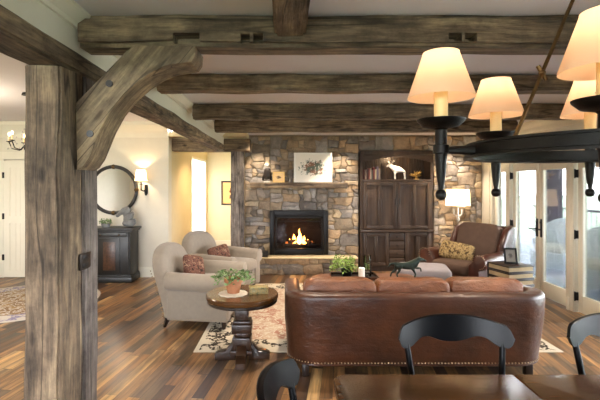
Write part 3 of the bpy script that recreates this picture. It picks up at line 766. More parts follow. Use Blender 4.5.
# outlet plate on right face
def pl(px, py):  # ray hit on plane X=-1.10
    Y = -1.10*430/(px-287); return Y, 1.6+(184-py)*Y/430
ya, za = pl(78.5, 271); yb, zb = pl(89, 252)
g = B(); g.box(.092, .101, ya-2.3, yb-2.3, 1.6-87.0*ya/430, 1.6-70.5*ya/430, bev=.002); o = g.build('outlet_plate', 'plate', t)
for zz in (1.6-83*ya/430, 1.6-75*ya/430): B().box(.1, .103, ya-2.3+.022, yb-2.3-.022, zz-.012, zz+.012, bev=.002).build('socket', 'blackmetal', o)

# ------------------------------------------------------------------ rugs
g = B(); g.box(-1.76, 1.76, -1.4, 1.4, 0, .006, bev=.002)
tag(g.build('area_rug', 'rug', loc=(.87, 5.48, .001)), 'large cream and faded red patterned rug under the seating', 'rug')
g = B(); g.lathe([(1.0, 0), (1.0, .004), (.995, .006), (0, .006)], seg=64)
tag(g.build('round_rug', 'roundrug', loc=(-3.64, 5.88, .001)), 'round pale patterned rug in the foyer behind the near post', 'rug')

# ------------------------------------------------------------------ armchairs
def nails(name, pts, r, parent, mat='nail'):
    g = B()
    for p in pts: g.ball(p, r, 6)
    return g.build(name, mat, parent)
def rolled_arm(w_in, w_out, y0, y1, zt, r, x_sign, lean=0):
    """arm: slab + roll along y; drops slightly to the front"""
    pts = []
    xa, xb = w_in, w_out
    pr_ = [(xa, .1), (xb-.02, .1), (xb, .14), (xb-.01, zt-2.0*r)]
    cx, cz = xb-.012, zt-r
    for k in range(13):
        a = R(-80)+R(260)*k/12
        pr_.append((cx+r*math.cos(a)*1.0, cz+r*math.sin(a)))
    pr_ += [(xa, zt-r*1.4)]
    pr_ = [(x_sign*u, v) for u, v in pr_]
    g = B()
    def tf(c): return (c[0], c[1], c[2]-(max(0, (-c[1]))*.05 if c[2] > .3 else 0))
    g.prism(pr_, y0, y1, 'y', bev=.012, tf=tf); return g
def armchair(label, loc, rz, fab='fabric', group=None):
    t = thing('armchair', label, 'armchair', loc, rz, group)
    # base
    g = B(); g.box(-.34, .34, -.40, .28, .10, .34, bev=.025, seg=3); g.build('seat_base', fab, t)
    B().cushion((0, -.10, .40), (.265, .36, .09), .25, rot=None, ez=.45).build('seat_cushion', fab, t)
    for s in (-1, 1):
        g = rolled_arm(.25, .40, -.42, .22, .61, .095, s); g.build('arm', fab, t, ang=50)
    # back: arched outline, leaning back
    o_ = []
    for k in range(21):
        a = PI*k/20; o_.append((.36*math.copysign(abs(math.cos(a))**.8, math.cos(a)), .56+.30*abs(math.sin(a))**.9))
    o_ = [(.33, .10)]+o_+[(-.33, .10)]
    g = B(); g.prism(o_, .12, .28, 'y', bev=.05, seg=4, tf=lambda c: (c[0], c[1]+max(0, c[2]-.12)*.25, c[2])); g.build('backrest', fab, t, ang=60)
    for sx in (-1, 1):
        for y_, ln in ((-.36, 0), (.24, .04)):
            g = B(); g.cyl((sx*.31, y_+ln, 0), (sx*.30, y_, .115), .018, .03, 4); g.build('leg', 'darkleg', t, smooth=False)
    ps = [(-.345+i*.03, .285, .125) for i in range(24)]+[(sx*.384, -.40+i*.0265, .118) for sx in (-1, 1) for i in range(24)]
    ps += [(sx*(.325), .282+.30*max(0, z-.12), z) for sx in (-1, 1) for z in [.15+.03*i for i in range(16)]]
    for sub in (ps[:24], ps[24:48], ps[48:72], ps[72:88], ps[88:]): nails('nailhead_trim', sub, .007, t)
    t.scale = (1.07, 1.07, 1.04); return t
ch1 = armchair('cream upholstered armchair nearest the round side table, rust pillow inside', (-1.03, 5.10, 0), 82, group='cream armchairs')
ch2 = copy_tree(ch1, (-.98, 6.32, 0), 69, 'cream upholstered armchair beside the hearth, behind the nearer matching one')
def pillow(name, label, loc, rot, h, mat, group=None):
    g = B()
    g.cushion((0, 0, 0), (h[0], h[2], h[1]), .3, 14, ez=.9, tf=lambda c: (c[0], -c[2], c[1]))
    o = g.build(name, mat, ang=80); o.location = loc; o.rotation_euler = rot
    tag(o, label, 'pillow', group); return o
pillow('throw_pillow', 'rust brown patterned pillow in the nearer cream armchair', (-1.10, 5.09, .60), (R(-18), R(14), R(62)), (.17, .075, .16), 'kilim', 'rust pillows on the cream armchairs')
pillow('throw_pillow', 'rust brown patterned pillow in the cream armchair beside the hearth', (-.99, 6.28, .575), (R(-18), R(-6), R(55)), (.20, .07, .125), 'kilim', 'rust pillows on the cream armchairs')

# ------------------------------------------------------------------ round side table
TX, TY, TH = -.41, 3.95, .60
t = thing('round_side_table', 'round dark wood pedestal side table between armchair and sofa', 'table', (TX, TY, 0))
g = B(); g.lathe([(.30, .545), (.322, .552), (.33, .57), (.33, .59), (.322, .60), (0, .60)], seg=48)
o = g.build('tabletop', 'cherry', t); 
g = B(); g.lathe([(.29, .520), (.318, .524), (.322, .535), (.318, .546), (.29, .548)], seg=48); g.build('top_rim', 'walnut_x', t)
g = B()
for r_, z0, z1 in ((.10, .49, .525), (.075, .46, .49), (.06, .36, .46), (.08, .33, .36), (.09, .25, .33), (.065, .21, .25), (.085, .10, .21), (.10, .06, .10)):
    g.box(-r_, r_, -r_, r_, z0, z1, bev=.008)
g.build('pedestal', 'walnut_z', t)
for k in range(4):
    a = k*PI/2+R(2)
    pr_ = [(.06, 0), (.25, 0), (.25, .05), (.22, .07), (.15, .08), (.10, .14), (.06, .16)]
    g = B(); g.prism(pr_, -.045, .045, 'y', bev=.006, rot=(0, 0, a-PI/2+PI/2), piv=(0, 0, 0)); g.build('foot', 'walnut_x', t)
# doily, pot, box
g = B(); pts = [(.13*math.cos(2*PI*k/24)*(1+.06*(k % 2)), .13*math.sin(2*PI*k/24)*(1+.06*(k % 2))) for k in range(24)]
g.prism(pts, 0, .004, 'z'); tag(g.build('doily', 'paper', loc=(TX-.08, TY-.03, TH+.001)), 'white scalloped doily under the terracotta pot', 'doily')
t = thing('potted_plant', 'leafy green plant in a terracotta pot on the round side table', 'plant', (TX-.08, TY-.01, TH+.006))
g = B(); g.lathe([(.055, 0), (.075, .10), (.086, .10), (.086, .135), (.076, .135), (.07, .11), (0, .11)], seg=28); g.build('pot', 'terracotta', t)
def foliage(n, c, rad, size, seed, droop=.3, squash=.6):
    r = random.Random(seed); g = B(); bm = g.bm
    for k in range(n):
        a = r.uniform(0, 2*PI); e = r.uniform(-.1, 1.0); q = r.uniform(.35, 1)**.6
        p = Vector((c[0]+rad*q*math.cos(a)*math.cos(e), c[1]+rad*q*math.sin(a)*math.cos(e), c[2]+rad*squash*q*math.sin(e)-droop*rad*q*q*.4))
        s = size*r.uniform(.6, 1.2)
        rot = Euler((r.uniform(-.9, .9), r.uniform(-.9, .9), r.uniform(0, 6.28))).to_matrix()
        v = [bm.verts.new(p+rot @ Vector(w_)*s) for w_ in ((-.5, 0, 0), (0, -.28, .06), (.5, 0, -.05), (0, .28, .06))]
        bm.faces.new((v[0], v[1], v[2])); bm.faces.new((v[0], v[2], v[3]))
    return g
def stems(n, c, rad, seed, r0=.003, squash=.6, droop=.3):
    r = random.Random(seed); g = B()
    for k in range(n):
        a = 2*PI*k/n+r.uniform(-.2, .2); e = r.uniform(.2, 1.1)
        p = Vector((c[0]+rad*math.cos(a)*math.cos(e), c[1]+rad*math.sin(a)*math.cos(e), c[2]+rad*squash*math.sin(e)-droop*rad*.4))
        m_ = (Vector(c)*.5+p*.5)+Vector((0, 0, rad*.25)); g.tube([tuple(c), tuple(m_), tuple(p)], r0, 5)
    return g
foliage(230, (0, 0, .15), .215, .045, 3, .5, .5).build('foliage', 'leaf', t, smooth=False)
stems(12, (0, 0, .115), .17, 4, .0025).build('stems', 'stem', t)
B().lathe([(.069, 0), (.069, .004), (0, .004)], (0, 0, .111)).build('soil', 'soil', t)
g = B(); g.box(-.085, .085, -.05, .05, 0, .05, bev=.005); g.box(-.088, .088, -.053, .053, .05, .066, bev=.005)
M['tin'] = pattern_mat('painted_keepsake_box', [hexc('6a6a4a'), hexc('a08a5a'), hexc('8a8460'), hexc('c2b080')], 30, .5)
o = g.build('keepsake_box', 'tin', loc=(TX+.15, TY-.02, TH+.001)); o.rotation_euler = (0, 0, R(6)); tag(o, 'small rectangular decorated box on the round side table right of the pot', 'box')

# ------------------------------------------------------------------ sofa
SX, SY = 1.085, 3.48
t = thing('leather_sofa', 'long brown leather sofa seen from behind with nailhead trim', 'sofa', (SX, SY, 0))
hw = 1.105
def sofa_outline(hw, d0, d1, rc, n=8, off=0):
    p = []
    p.append((-hw+off, d1))
    for k in range(n+1):
        a = PI+PI/2*k/n; p.append((-hw+off+rc+rc*math.cos(a), d0+off+rc+rc*math.sin(a)))
    for k in range(n+1):
        a = 3*PI/2+PI/2*k/n; p.append((hw-off-rc+rc*math.cos(a), d0+off+rc+rc*math.sin(a)))
    p.append((hw-off, d1)); return p
def shell(z0, z1, th, d1=.95, bev=.05):
    o_ = sofa_outline(hw, 0, d1, .26); i_ = sofa_outline(hw, 0, d1, .16, off=th)
    return o_+i_[::-1]
def taper(c):
    z = c[2]; k = 1-.035*max(0, (.45-z))/.45
    arch = .02*(1-(c[0]/hw)**2) if z > .5 else 0
    low = max(0, c[1]-.25)*.09 if z > .5 else 0
    return (c[0]*k, c[1]+.05*max(0, (.45-z))/.45-.03*max(0, z-.4)/.3*(1 if c[1] < .3 else 0), z+arch-low)
g = B(); tmp = shell(0, 0, .14)
g.prism(tmp, .09, .70, 'z', bev=.045, seg=4, tf=None)
ed = [e for e in g.bm.edges if abs(e.verts[0].co.z-e.verts[1].co.z) > .3]
bmesh.ops.subdivide_edges(g.bm, edges=ed, cuts=6)
for v in g.bm.verts: v.co = Vector(taper(v.co))
g.build('back_and_arms', 'leather', t, ang=60)
g = B(); g.box(-hw+.12, hw-.12, .12, .93, .10, .32, bev=.02); g.build('seat_base', 'leather', t)
for k in range(3):
    xc = (-1+k)*.632
    g = B(); g.cushion((xc, .60, .39), (.31, .36, .085), .25, ez=.4); g.build('seat_cushion', 'leatherc', t)
def crush(c): return c
for k in range(3):
    xc = (-1+k)*.632
    g = B(); g.cushion((xc, .285, .575), (.313, .13, .20), .22, 24, rot=(R(-8), 0, 0), ez=.28); g.jitter(.012, k+3, 9); g.jitter(.006, k+9, 28); g.build('back_cushion', 'leatherc', t, ang=80)
pts = []
o_ = sofa_outline(hw, 0, .95, .26, 10)
def along(path, step):
    res = []; acc = 0
    for a, b_ in zip(path, path[1:]):
        a, b_ = Vector((*a, 0)), Vector((*b_, 0)); l = (b_-a).length; s = acc
        while s < l: res.append(a+(b_-a)*(s/l)); s += step
        acc = s-l
    return res
for p in along(o_, .028):
    q = taper((p.x, p.y, .135)); n_ = Vector((q[0]*.25, q[1]-.5, 0)).normalized()*.002
    pts.append((q[0]+n_.x, q[1]+n_.y, .135))
nails('nailhead_trim', pts, .0065, t)
g = B()
for a, b_ in zip(o_, o_[1:]):
    p, q = taper((*a, .10)), taper((*b_, .10)); g.cyl((p[0], p[1], .118), (q[0], q[1], .118), .007, seg=6)
g.build('welt', 'leather', t)
for sx in (-1, 1):
    for y_ in (.12, .85):
        g = B(); g.box(sx*.93-.03, sx*.93+.03, y_-.03, y_+.03, 0, .1, bev=.006); g.build('leg', 'darkleg', t)

# ------------------------------------------------------------------ ottomans and what stands on the leather one
t = thing('leather_ottoman', 'large brown leather coffee ottoman behind the sofa under the tray and horse', 'ottoman', (.95, 4.98, .008))
g = B(); g.box(-.62, .62, -.42, .42, .1, .36, bev=.03, seg=3); g.build('body', 'ottleather', t)
B().cushion((0, 0, .41), (.63, .43, .085), .18, 18, ez=.5).build('top_cushion', 'ottleather', t, ang=80)
for sx in (-1, 1):
    for sy in (-1, 1): B().cyl((sx*.52, sy*.34, 0), (sx*.52, sy*.34, .11), .022, .035, 12).build('leg', 'darkleg', t)
OZ = .008+.492
t = thing('grey_ottoman', 'grey suede ottoman in front of the brown recliner', 'ottoman', (1.80, 5.70, .008), -12)
g = B(); g.box(-.33, .33, -.27, .27, .1, .36, bev=.03, seg=3); g.build('body', 'greyfab', t)
B().cushion((0, 0, .42), (.335, .275, .1), .2, 16, ez=.4).build('top_cushion', 'greyfab', t, ang=80)
for sx in (-1, 1):
    for sy in (-1, 1): B().cyl((sx*.28, sy*.22, 0), (sx*.28, sy*.22, .11), .02, .03, 12).build('leg', 'darkleg', t)
# tray
TZ = OZ
g = B(); g.box(-.27, .27, -.15, .15, 0, .012, bev=.003); g.box(-.27, -.258, -.15, .15, 0, .04); g.box(.258, .27, -.15, .15, 0, .04); g.box(-.27, .27, -.15, -.138, 0, .04); g.box(-.27, .27, .138, .15, 0, .04)
tag(g.build('tray', 'walnut_x', loc=(.78, 5.03, TZ)), 'dark wooden tray on the leather ottoman holding plant and candle', 'tray')
t = thing('potted_plant', 'bright bushy green plant in a black pot on the ottoman tray', 'plant', (.70, 5.03, TZ+.012))
g = B(); g.lathe([(.05, 0), (.068, .09), (.07, .10), (.062, .10), (.055, .08), (0, .08)], seg=24); g.build('pot', 'blackmetal', t)
foliage(480, (-.04, 0, .10), .165, .038, 8, .1, 1.15).build('foliage', 'leafb', t, smooth=False)
stems(14, (0, 0, .085), .13, 9, .0025, .85, .1).build('stems', 'stem', t)
t = thing('pillar_candle', 'short white pillar candle on the ottoman tray', 'candle', (.855, 4.93, TZ+.012))
g = B(); g.lathe([(.035, 0), (.037, .004), (.037, .126), (.03, .13), (.01, .122), (0, .122)], seg=24); g.build('wax', 'white', t)
B().cyl((0, 0, .12), (0, 0, .14), .0015, seg=6).build('wick', 'blackmetal', t)
t = thing('glass_vase', 'tall clear glass cylinder vase beside the white candle', 'vase', (.945, 5.05, TZ+.012))
g = B(); g.lathe([(.042, 0), (.042, .25), (.038, .25), (.038, .012), (0, .012)], seg=28); g.build('glass', 'vase', t)
foliage(90, (0, 0, .09), .034, .03, 12, 0, 2.3).build('greens', 'leafb', t, smooth=False)
# horse
t = thing('horse_sculpture', 'dark bronze running horse sculpture on the leather ottoman', 'sculpture', (1.38, 4.99, OZ))
g = B(); pts = [(.15*math.cos(2*PI*k/20), .06*math.sin(2*PI*k/20)) for k in range(20)]; g.prism(pts, 0, .016, 'z', bev=.004); g.build('base', 'walnut_x', t)
skin('horse', [[(-.08, 0, .14, .036), (0, 0, .135, .039), (.07, 0, .14, .038)], [(.07, 0, .14, .038), (.115, 0, .185, .032), (.135, 0, .205, .026), (.15, 0, .21, .018), (.18, 0, .205, .013), (.215, 0, .185, .009)],
    [(.07, 0, .14, .034), (.12, .015, .11, .014), (.16, .015, .11, .009), (.165, .015, .07, .007)], [(.07, 0, .14, .034), (.08, -.015, .085, .014), (.10, -.015, .05, .008), (.085, -.015, .018, .008)],
    [(-.08, 0, .14, .033), (-.11, .015, .09, .016), (-.15, .015, .06, .009), (-.16, .015, .02, .008)], [(-.08, 0, .14, .033), (-.07, -.015, .09, .016), (-.10, -.015, .05, .009), (-.09, -.015, .018, .008)],
    [(-.08, 0, .14, .033), (-.125, 0, .165, .012), (-.165, 0, .155, .014), (-.19, 0, .12, .006)], [(.15, 0, .21, .018), (.145, .008, .235, .005)]], 'bronze', t, sc=1.1)

# ------------------------------------------------------------------ leather recliner
t = thing('leather_recliner', 'brown leather recliner with taupe fabric cushions beside the glass doors', 'armchair', (2.66, 6.30, .0), -56)
g = B(); g.box(-.36, .36, -.42, .36, .08, .36, bev=.03, seg=3); g.build('seat_base', 'leatherr', t)
B().cushion((0, -.12, .43), (.29, .40, .09), .25, ez=.4).build('seat_cushion', 'brownfab', t)
for s in (-1, 1): rolled_arm(.28, .44, -.44, .34, .66, .10, s).build('arm', 'leatherr', t, ang=50)
o_ = [(.40, .1), (.42, .80), (.40, .93), (.30, .97), (-.30, .97), (-.40, .93), (-.42, .80), (-.40, .1)]
g = B(); g.prism(o_, .26, .42, 'y', bev=.05, seg=4, tf=lambda c: (c[0], c[1]+max(0, c[2]-.3)*.3, c[2])); g.build('backrest', 'leatherr', t, ang=60)
B().cushion((0, .27, .74), (.33, .12, .27), .35, rot=(R(-15), 0, 0)).build('back_cushion', 'brownfab', t)
for s in (-1, 1):   # wings
    pr_ = [(.12, .60), (.40, .60), (.52, .95), (.44, 1.0), (.28, .94), (.16, .74)]
    g = B(); g.prism(pr_, s*.39-.05, s*.39+.05, 'x', bev=.035, seg=3); g.build('wing', 'leatherr', t, ang=60)
ps = [(s*.44+.09*math.cos(a)*s, -.443, .56+.09*math.sin(a)) for s in (-1, 1) for a in [R(-80)+R(260)*k/14 for k in range(15)]]
nails('nailhead_trim', ps[:15], .007, t); nails('nailhead_trim', ps[15:], .007, t)
for sx in (-1, 1):
    for sy in (-.38, .36): B().cyl((sx*.33, sy, 0), (sx*.33, sy, .09), .025, .035, 12).build('leg', 'darkleg', t)
pillow('throw_pillow', 'gold floral lumbar pillow leaning in the brown leather recliner', (2.47, 6.26, .62), (R(-24), R(8), R(-36)), (.24, .07, .135), 'floral')

# side table built like stacked books
t = thing('book_stack_table', 'side table shaped like a stack of dark volumes beside the recliner', 'table', (2.70, 5.20, 0), 15)
zz = 0
for k, hh in enumerate((.08,)*8):
    o = B(); s_ = .23-.0*k
    o.box(-.18, .18, -.18, .18, zz, zz+.016, bev=.003); o.box(-.18, .18, -.18, .18, zz+hh-.016, zz+hh-.001, bev=.003); o.box(-.18, .18, .165, .18, zz, zz+hh-.001, bev=.003)
    o = o.build('volume_cover', 'darkleg', t); boxo('pages', 'oldpaper', -.168, .168, -.168, .164, zz+.016, zz+hh-.016, parent=o); zz += hh
BT = zz
t = thing('photo_frame', 'small black easel photo frame on the book stack side table', 'frame', (2.70, 5.18, BT), -5)
t.rotation_euler = (R(-14), 0, R(-8))
g = B(); g.box(-.075, -.055, -.01, .01, 0, .19, bev=.002); g.box(.055, .075, -.01, .01, 0, .19, bev=.002); g.box(-.055, .055, -.01, .01, 0, .022, bev=.002); g.box(-.055, .055, -.01, .01, .168, .19, bev=.002); g.build('frame', 'blackmetal', t)
M['photo'] = sketch_mat('small_portrait_photo', hexc('7f7a72'), hexc('4b4742'), hexc('77716b'), 0, .095, .03, .04, 30)
boxo('photo', 'photo', -.056, .056, -.003, .003, .02, .17, parent=t)
g = B(); g.box(-.012, .012, .0, .005, 0, .14, rot=(R(28), 0, 0), piv=(0, .0, .14)); g.build('easel_leg', 'blackmetal', t)

# floor lamp
t = thing('floor_lamp', 'floor lamp with white drum shade and silvered column behind the recliner', 'lamp', (2.92, 7.35, 0))
g = B(); g.lathe([(.15, 0), (.15, .015), (.05, .04), (.02, .07), (.018, .5), (.03, .53), (.018, .56), (.018, .95), (.035, .99), (.02, 1.03), (.014, 1.2)], seg=20); g.build('column', 'silver', t)
g = B()
for k in range(4):
    a = k*PI/2+.5; g.tube([(0, 0, 1.06), (.05*math.cos(a), .05*math.sin(a), 1.05), (.09*math.cos(a), .09*math.sin(a), 1.09), (.09*math.cos(a), .09*math.sin(a), 1.17)], .007, 8)
g.build('candle_arms', 'silver', t)
g = B(); g.lathe([(.205, 1.23), (.205, 1.24), (.185, 1.50), (.185, 1.51)], seg=40, cap=False); g.build('lamp_shade', 'shadew', t)
for sx in (-1, 1): B().ball((sx*.08, 0, 1.32), .026, 12, (1, 1, 1.2)).build('bulb', 'bulb', t)
g = B(); g.cyl((0, 0, 1.2), (0, 0, 1.5), .005, seg=8)
for k in range(3): a = k*2*PI/3; g.cyl((0, 0, 1.495), (.183*math.cos(a), .183*math.sin(a), 1.505), .003, seg=6)
g.build('harp', 'brass', t)

# ------------------------------------------------------------------ foyer things
t = thing('wall_mirror', 'large round mirror in a dark rope-like frame with brass clips', 'mirror', (-2.97, 7.395, 1.50))
def ring_y(R_, r_, y, seg=64, rs=12):
    g = B(); bm = g.bm; rows = []
    for i in range(seg):
        a = 2*PI*i/seg; rows.append([bm.verts.new(((R_+r_*math.cos(2*PI*j/rs))*math.cos(a), y+r_*math.sin(2*PI*j/rs), (R_+r_*math.cos(2*PI*j/rs))*math.sin(a))) for j in range(rs)])
    for i in range(seg):
        for j in range(rs):
            bm.faces.new((rows[i][j], rows[(i+1) % seg][j], rows[(i+1) % seg][(j+1) % rs], rows[i][(j+1) % rs]))
    return g
ring_y(.395, .03, -.035).build('frame', 'blackwood', t)
g = B(); g.cyl((0, -.03, 0), (0, -.012, 0), .385, seg=64); g.build('mirror_glass', 'mirror', t)
for k in range(4):
    a = k*PI/2; B().ball((.395*math.cos(a), -.04, .395*math.sin(a)), .037, 12, (1.1, 1, 1.1)).build('clip', 'brass', t)
t = thing('wall_sconce', 'black iron wall sconce with a white shade right of the mirror', 'sconce', (-2.42, 7.4, 1.53))
g = B(); g.box(-.03, .03, -.02, 0, -.10, .06, bev=.008); g.tube([(0, -.02, -.02), (-.02, -.07, -.05), (-.05, -.12, -.03), (-.05, -.12, .06)], .012, 8); g.ball((0, -.03, -.11), .018); g.lathe([(.0, 0), (.035, .01), (.035, .016), (.012, .02), (.012, .06)], (-.05, -.12, .05)); g.build('bracket', 'iron', t)
g = B(); g.lathe([(.105, 0), (.105, .005), (.07, .185), (.07, .19)], (-.05, -.12, .12), 32, cap=False); g.build('lamp_shade', 'shadew', t)
B().ball((-.05, -.12, .18), .022, 12, (1, 1, 1.4)).build('bulb', 'bulb', t)
# console cabinet
t = thing('console_cabinet', 'black cabinet with brown inset door panel below the mirror', 'cabinet', (-3.0, 7.16, 0))
g = B(); g.box(-.5, .46, -.18, .19, .1, .82, bev=.006); g.box(-.53, .49, -.21, .2, .0, .09, bev=.01); g.box(-.52, .48, -.2, .195, .09, .12, bev=.008); g.box(-.55, .51, -.23, .21, .85, .885, bev=.008); g.box(-.53, .49, -.21, .2, .82, .85, bev=.008)
g.build('body', 'blackwood', t)
for s in (-1, 0, 1):
    if s == 1: continue
    xc = .12+s*.40
    g = B()
    if s == 0: g.box(xc-.17, xc+.17, -.195, -.178, .14, .72, bev=.004)
    else: g.box(xc-.17, xc+.17, -.195, -.178, .14, .72, bev=.004)
    o = g.build('door', 'blackwood', t)
    B().box(xc-.10, xc+.10, -.2, -.193, .2, .66, bev=.003).build('inset_panel', 'burl', o)
g = B(); g.box(-.44, .40, -.195, -.178, .74, .81, bev=.004); o = g.build('drawer', 'blackwood', t)
for s in (-1, 0, 1): B().ball((-.02+s*.3, -.205, .775), .014).build('knob', 'brass', o)
for s in (-1, 1): B().cyl((-.02+s*.46, -.175, .12), (-.02+s*.46, -.175, .82), .022, seg=12).build('corner_column', 'blackwood', t)
t = skin('horse_head_bust', [[(.03, 0, 0, .12), (.04, 0, .08, .10), (.03, 0, .18, .075), (.0, 0, .27, .065)], [(0, 0, .27, .065), (-.07, 0, .26, .05), (-.13, 0, .21, .035), (-.17, 0, .17, .03)], [(.0, 0, .27, .065), (.02, .02, .34, .02)], [(.0, 0, .27, .065), (.02, -.02, .34, .018)], [(.03, 0, .18, .075), (.1, 0, .24, .03), (.13, 0, .2, .02)], [(.04, 0, .08, .10), (.13, 0, .12, .03), (.15, 0, .08, .02)], [(.0, 0, .27, .065), (.06, 0, .31, .028)]], 'stonegrey', loc=(-2.66, 7.12, .885))
tag(t, 'grey carved horse head bust standing on the black cabinet', 'sculpture')
t = thing('potted_succulent', 'low green mounded plant on the black cabinet left of the horse head', 'plant', (-3.0, 7.12, .885))
g = B(); g.lathe([(.06, 0), (.08, .06), (.074, .06), (0, .05)], seg=20); g.build('pot', 'stonegrey', t); foliage(120, (0, 0, .07), .11, .04, 20, 0, .8).build('foliage', 'leaf', t, smooth=False)
# thermostat
g = B(); g.box(-.04, .04, -.02, 0, -.06, .06, bev=.006); g.box(-.02, .02, -.024, -.019, .0, .035); o = g.build('thermostat', 'white', loc=(-5.0, 7.4, 2.13)); tag(o, 'small white thermostat box on the wall left of the foyer door', 'thermostat')
# crystal chandelier in the foyer
t = thing('crystal_chandelier', 'small crystal candle chandelier hanging in the foyer behind the near post', 'chandelier', (-3.02, 5.0, 0))
g = B(); g.cyl((0, 0, 2.40), (0, 0, 2.66), .004, seg=6); g.lathe([(.06, 2.63), (.05, 2.66)]); g.build('chain', 'iron', t)
g = B(); g.lathe([(.012, 1.98), (.03, 2.03), (.012, 2.08), (.02, 2.2), (.01, 2.4)], seg=12)
for k in range(6):
    a = k*PI/3+.2; c_, s_ = math.cos(a), math.sin(a)
    g.tube([(0, 0, 2.08), (.08*c_, .08*s_, 1.99), (.16*c_, .16*s_, 2.01), (.19*c_, .19*s_, 2.08)], .006, 6); g.lathe([(.005, 0), (.03, .01), (.03, .015)], (.19*c_, .19*s_, 2.08), 10)
g.build('arms', 'iron', t)
for k in range(6):
    a = k*PI/3+.2; c_, s_ = math.cos(a), math.sin(a)
    B().cyl((.19*c_, .19*s_, 2.09), (.19*c_, .19*s_, 2.15), .009, seg=8).build('candle', 'wax', t)
    B().ball((.19*c_, .19*s_, 2.175), .013, 8, (1, 1, 1.8)).build('bulb', 'bulb', t)
g = B()
for k in range(60):
    a = rnd.uniform(0, 2*PI); q = rnd.uniform(.03, .2); z = 2.3-1.5*q+rnd.uniform(-.03, .03)-.02; g.ball((q*math.cos(a), q*math.sin(a), z), .008, 5, (1, 1, 1.5))
g.build('crystals', 'crystal', t)
# hall picture
M['hallprint'] = sketch_mat('hall_figure_print', hexc('c9a566'), hexc('7a3d22'), hexc('4b3320'), 0, .31, .1, .22, 9)
t = thing('hall_picture', 'gold-brown framed picture on the far hallway wall', 'picture', (-1.38, 11.0, 1.06))
g = B(); g.box(-.30, -.26, -.03, 0, 0, .62, bev=.004); g.box(.26, .30, -.03, 0, 0, .62, bev=.004); g.box(-.26, .26, -.03, 0, 0, .04, bev=.004); g.box(-.26, .26, -.03, 0, .58, .62, bev=.004); g.build('frame', 'walnut_x', t); boxo('print', 'hallprint', -.26, .26, -.015, -.005, .04, .58, parent=t)

# ------------------------------------------------------------------ dining table and chairs
t = thing('dining_table', 'polished brown wood dining table with a leaf seam in the foreground', 'table', (0, 0, 0))
def rrect(x0, x1, y0, y1, r_, n=6):
    p = []
    for cx, cy, a0 in ((x1-r_, y1-r_, 0), (x0+r_, y1-r_, PI/2), (x0+r_, y0+r_, PI), (x1-r_, y0+r_, 3*PI/2)):
        for k in range(n+1): a = a0+PI/2*k/n; p.append((cx+r_*math.cos(a), cy+r_*math.sin(a)))
    return p
XS = .998
g = B(); left = [p for p in rrect(.2, 1.9, .86, 1.9, .06) if p[0] < 1]; left = sorted([p for p in left], key=lambda p: 0) 
lp = []
for cx, cy, a0 in ((.26, 1.84, PI/2), (.26, .92, PI)):
    for k in range(7): a = a0+PI/2*k/6; lp.append((cx+.06*math.cos(a), cy+.06*math.sin(a)))
lp = [(XS, 1.9)]+lp+[(XS, .86)]
g.prism(lp, .722, .76, 'z', bev=.006); g.build('tabletop', 'table_x', t)
rp = [(XS+.003+(XS-x_), y_) for x_, y_ in lp]
g = B(); g.prism(rp, .722, .76, 'z', bev=.006); g.build('table_leaf', 'table_x', t)
g = B(); g.box(.32, 1.68, .98, 1.0, .63, .72); g.box(.32, 1.68, 1.76, 1.78, .63, .72); g.box(.32, .34, 1.0, 1.76, .63, .72); g.box(1.66, 1.68, 1.0, 1.76, .63, .72); g.build('apron', 'walnut_x', t)
for x_ in (.34, 1.66):
    for y_ in (1.0, 1.76):
        g = B(); g.lathe([(.02, 0), (.035, .05), (.03, .1), (.045, .3), (.035, .5), (.05, .62), (.05, .72)], (x_, y_, 0), 16); g.build('leg', 'walnut_z', t)
def dining_chair(label, loc, rz):
    t = thing('dining_chair', label, 'chair', loc, rz, 'black dining chairs around the table')
    g = B(); g.prism([(-.22, -.21), (.22, -.21), (.20, .2), (-.20, .2)], .44, .47, 'z', bev=.01, seg=3); g.build('seat', 'blackpaint', t)
    for s in (-1, 1):
        B().cyl((s*.19, -.18, 0), (s*.195, -.175, .44), .014, .021, 14).build('leg', 'blackpaint', t)
        g = B(); g.tube([(s*.21, .27, 0), (s*.20, .2, .44), (s*.222, .235, .66), (s*.242, .268, .84)], [.015, .02, .016, .014], 12); g.build('rear_post', 'blackpaint', t)
    # shaped crest rail
    top, bot = [], []
    n = 40
    for k in range(n+1):
        u = -1+2*k/n; x_ = u*.285
        au = abs(u)
        tz = .928-.045*au**2.2-(.05*max(0, (au-.9)/.1)**2)
        bz = .802+.03*math.sin(min(1, (au/.8)**1.35)*PI)**2-.012*max(0, min(1, (au-.6)/.2))+.05*max(0, (au-.9)/.1)**2
        top.append((x_, tz)); bot.append((x_, bz))
    g = B(); 
    def tf(c): return (c[0], c[1]-1.1*(c[0]**2)*.9+.05*0+(c[2]-.88)*.2, c[2])
    bm = bmesh.new(); F = []
    th = .012
    rows = []
    for (a, b_) in zip(top, bot):
        m = ((a[0]+b_[0])/2, (a[1]+b_[1])/2)
        sec = [(b_[1], -th), (b_[1]-.004, 0), (b_[1], th), (m[1], th*1.1), (a[1], th), (a[1]+.004, 0), (a[1], -th), (m[1], -th*1.1)]
        rows.append([bm.verts.new(tf((a[0], .33+w_, z_))) for z_, w_ in sec])
    for r1, r2 in zip(rows, rows[1:]):
        for j in range(8): bm.faces.new((r1[j], r1[(j+1) % 8], r2[(j+1) % 8], r2[j]))
    bm.faces.new(rows[0]); bm.faces.new(rows[-1][::-1])
    g._merge(bm); g.build('crest_rail', 'blackpaint', t, ang=50)
    g = B(); g.tube([(-.195, .215, .62), (0, .235, .63), (.195, .215, .62)], .013, 10); g.build('cross_rail', 'blackpaint', t)
    g = B(); g.tube([(-.19, -.0, .2), (.19, .0, .2)], .009, 8); g.tube([(-.19, -.18, .2), (-.195, .24, .2)], .009, 8); g.tube([(.19, -.18, .2), (.195, .24, .2)], .009, 8); g.build('stretcher', 'blackpaint', t)
    return t
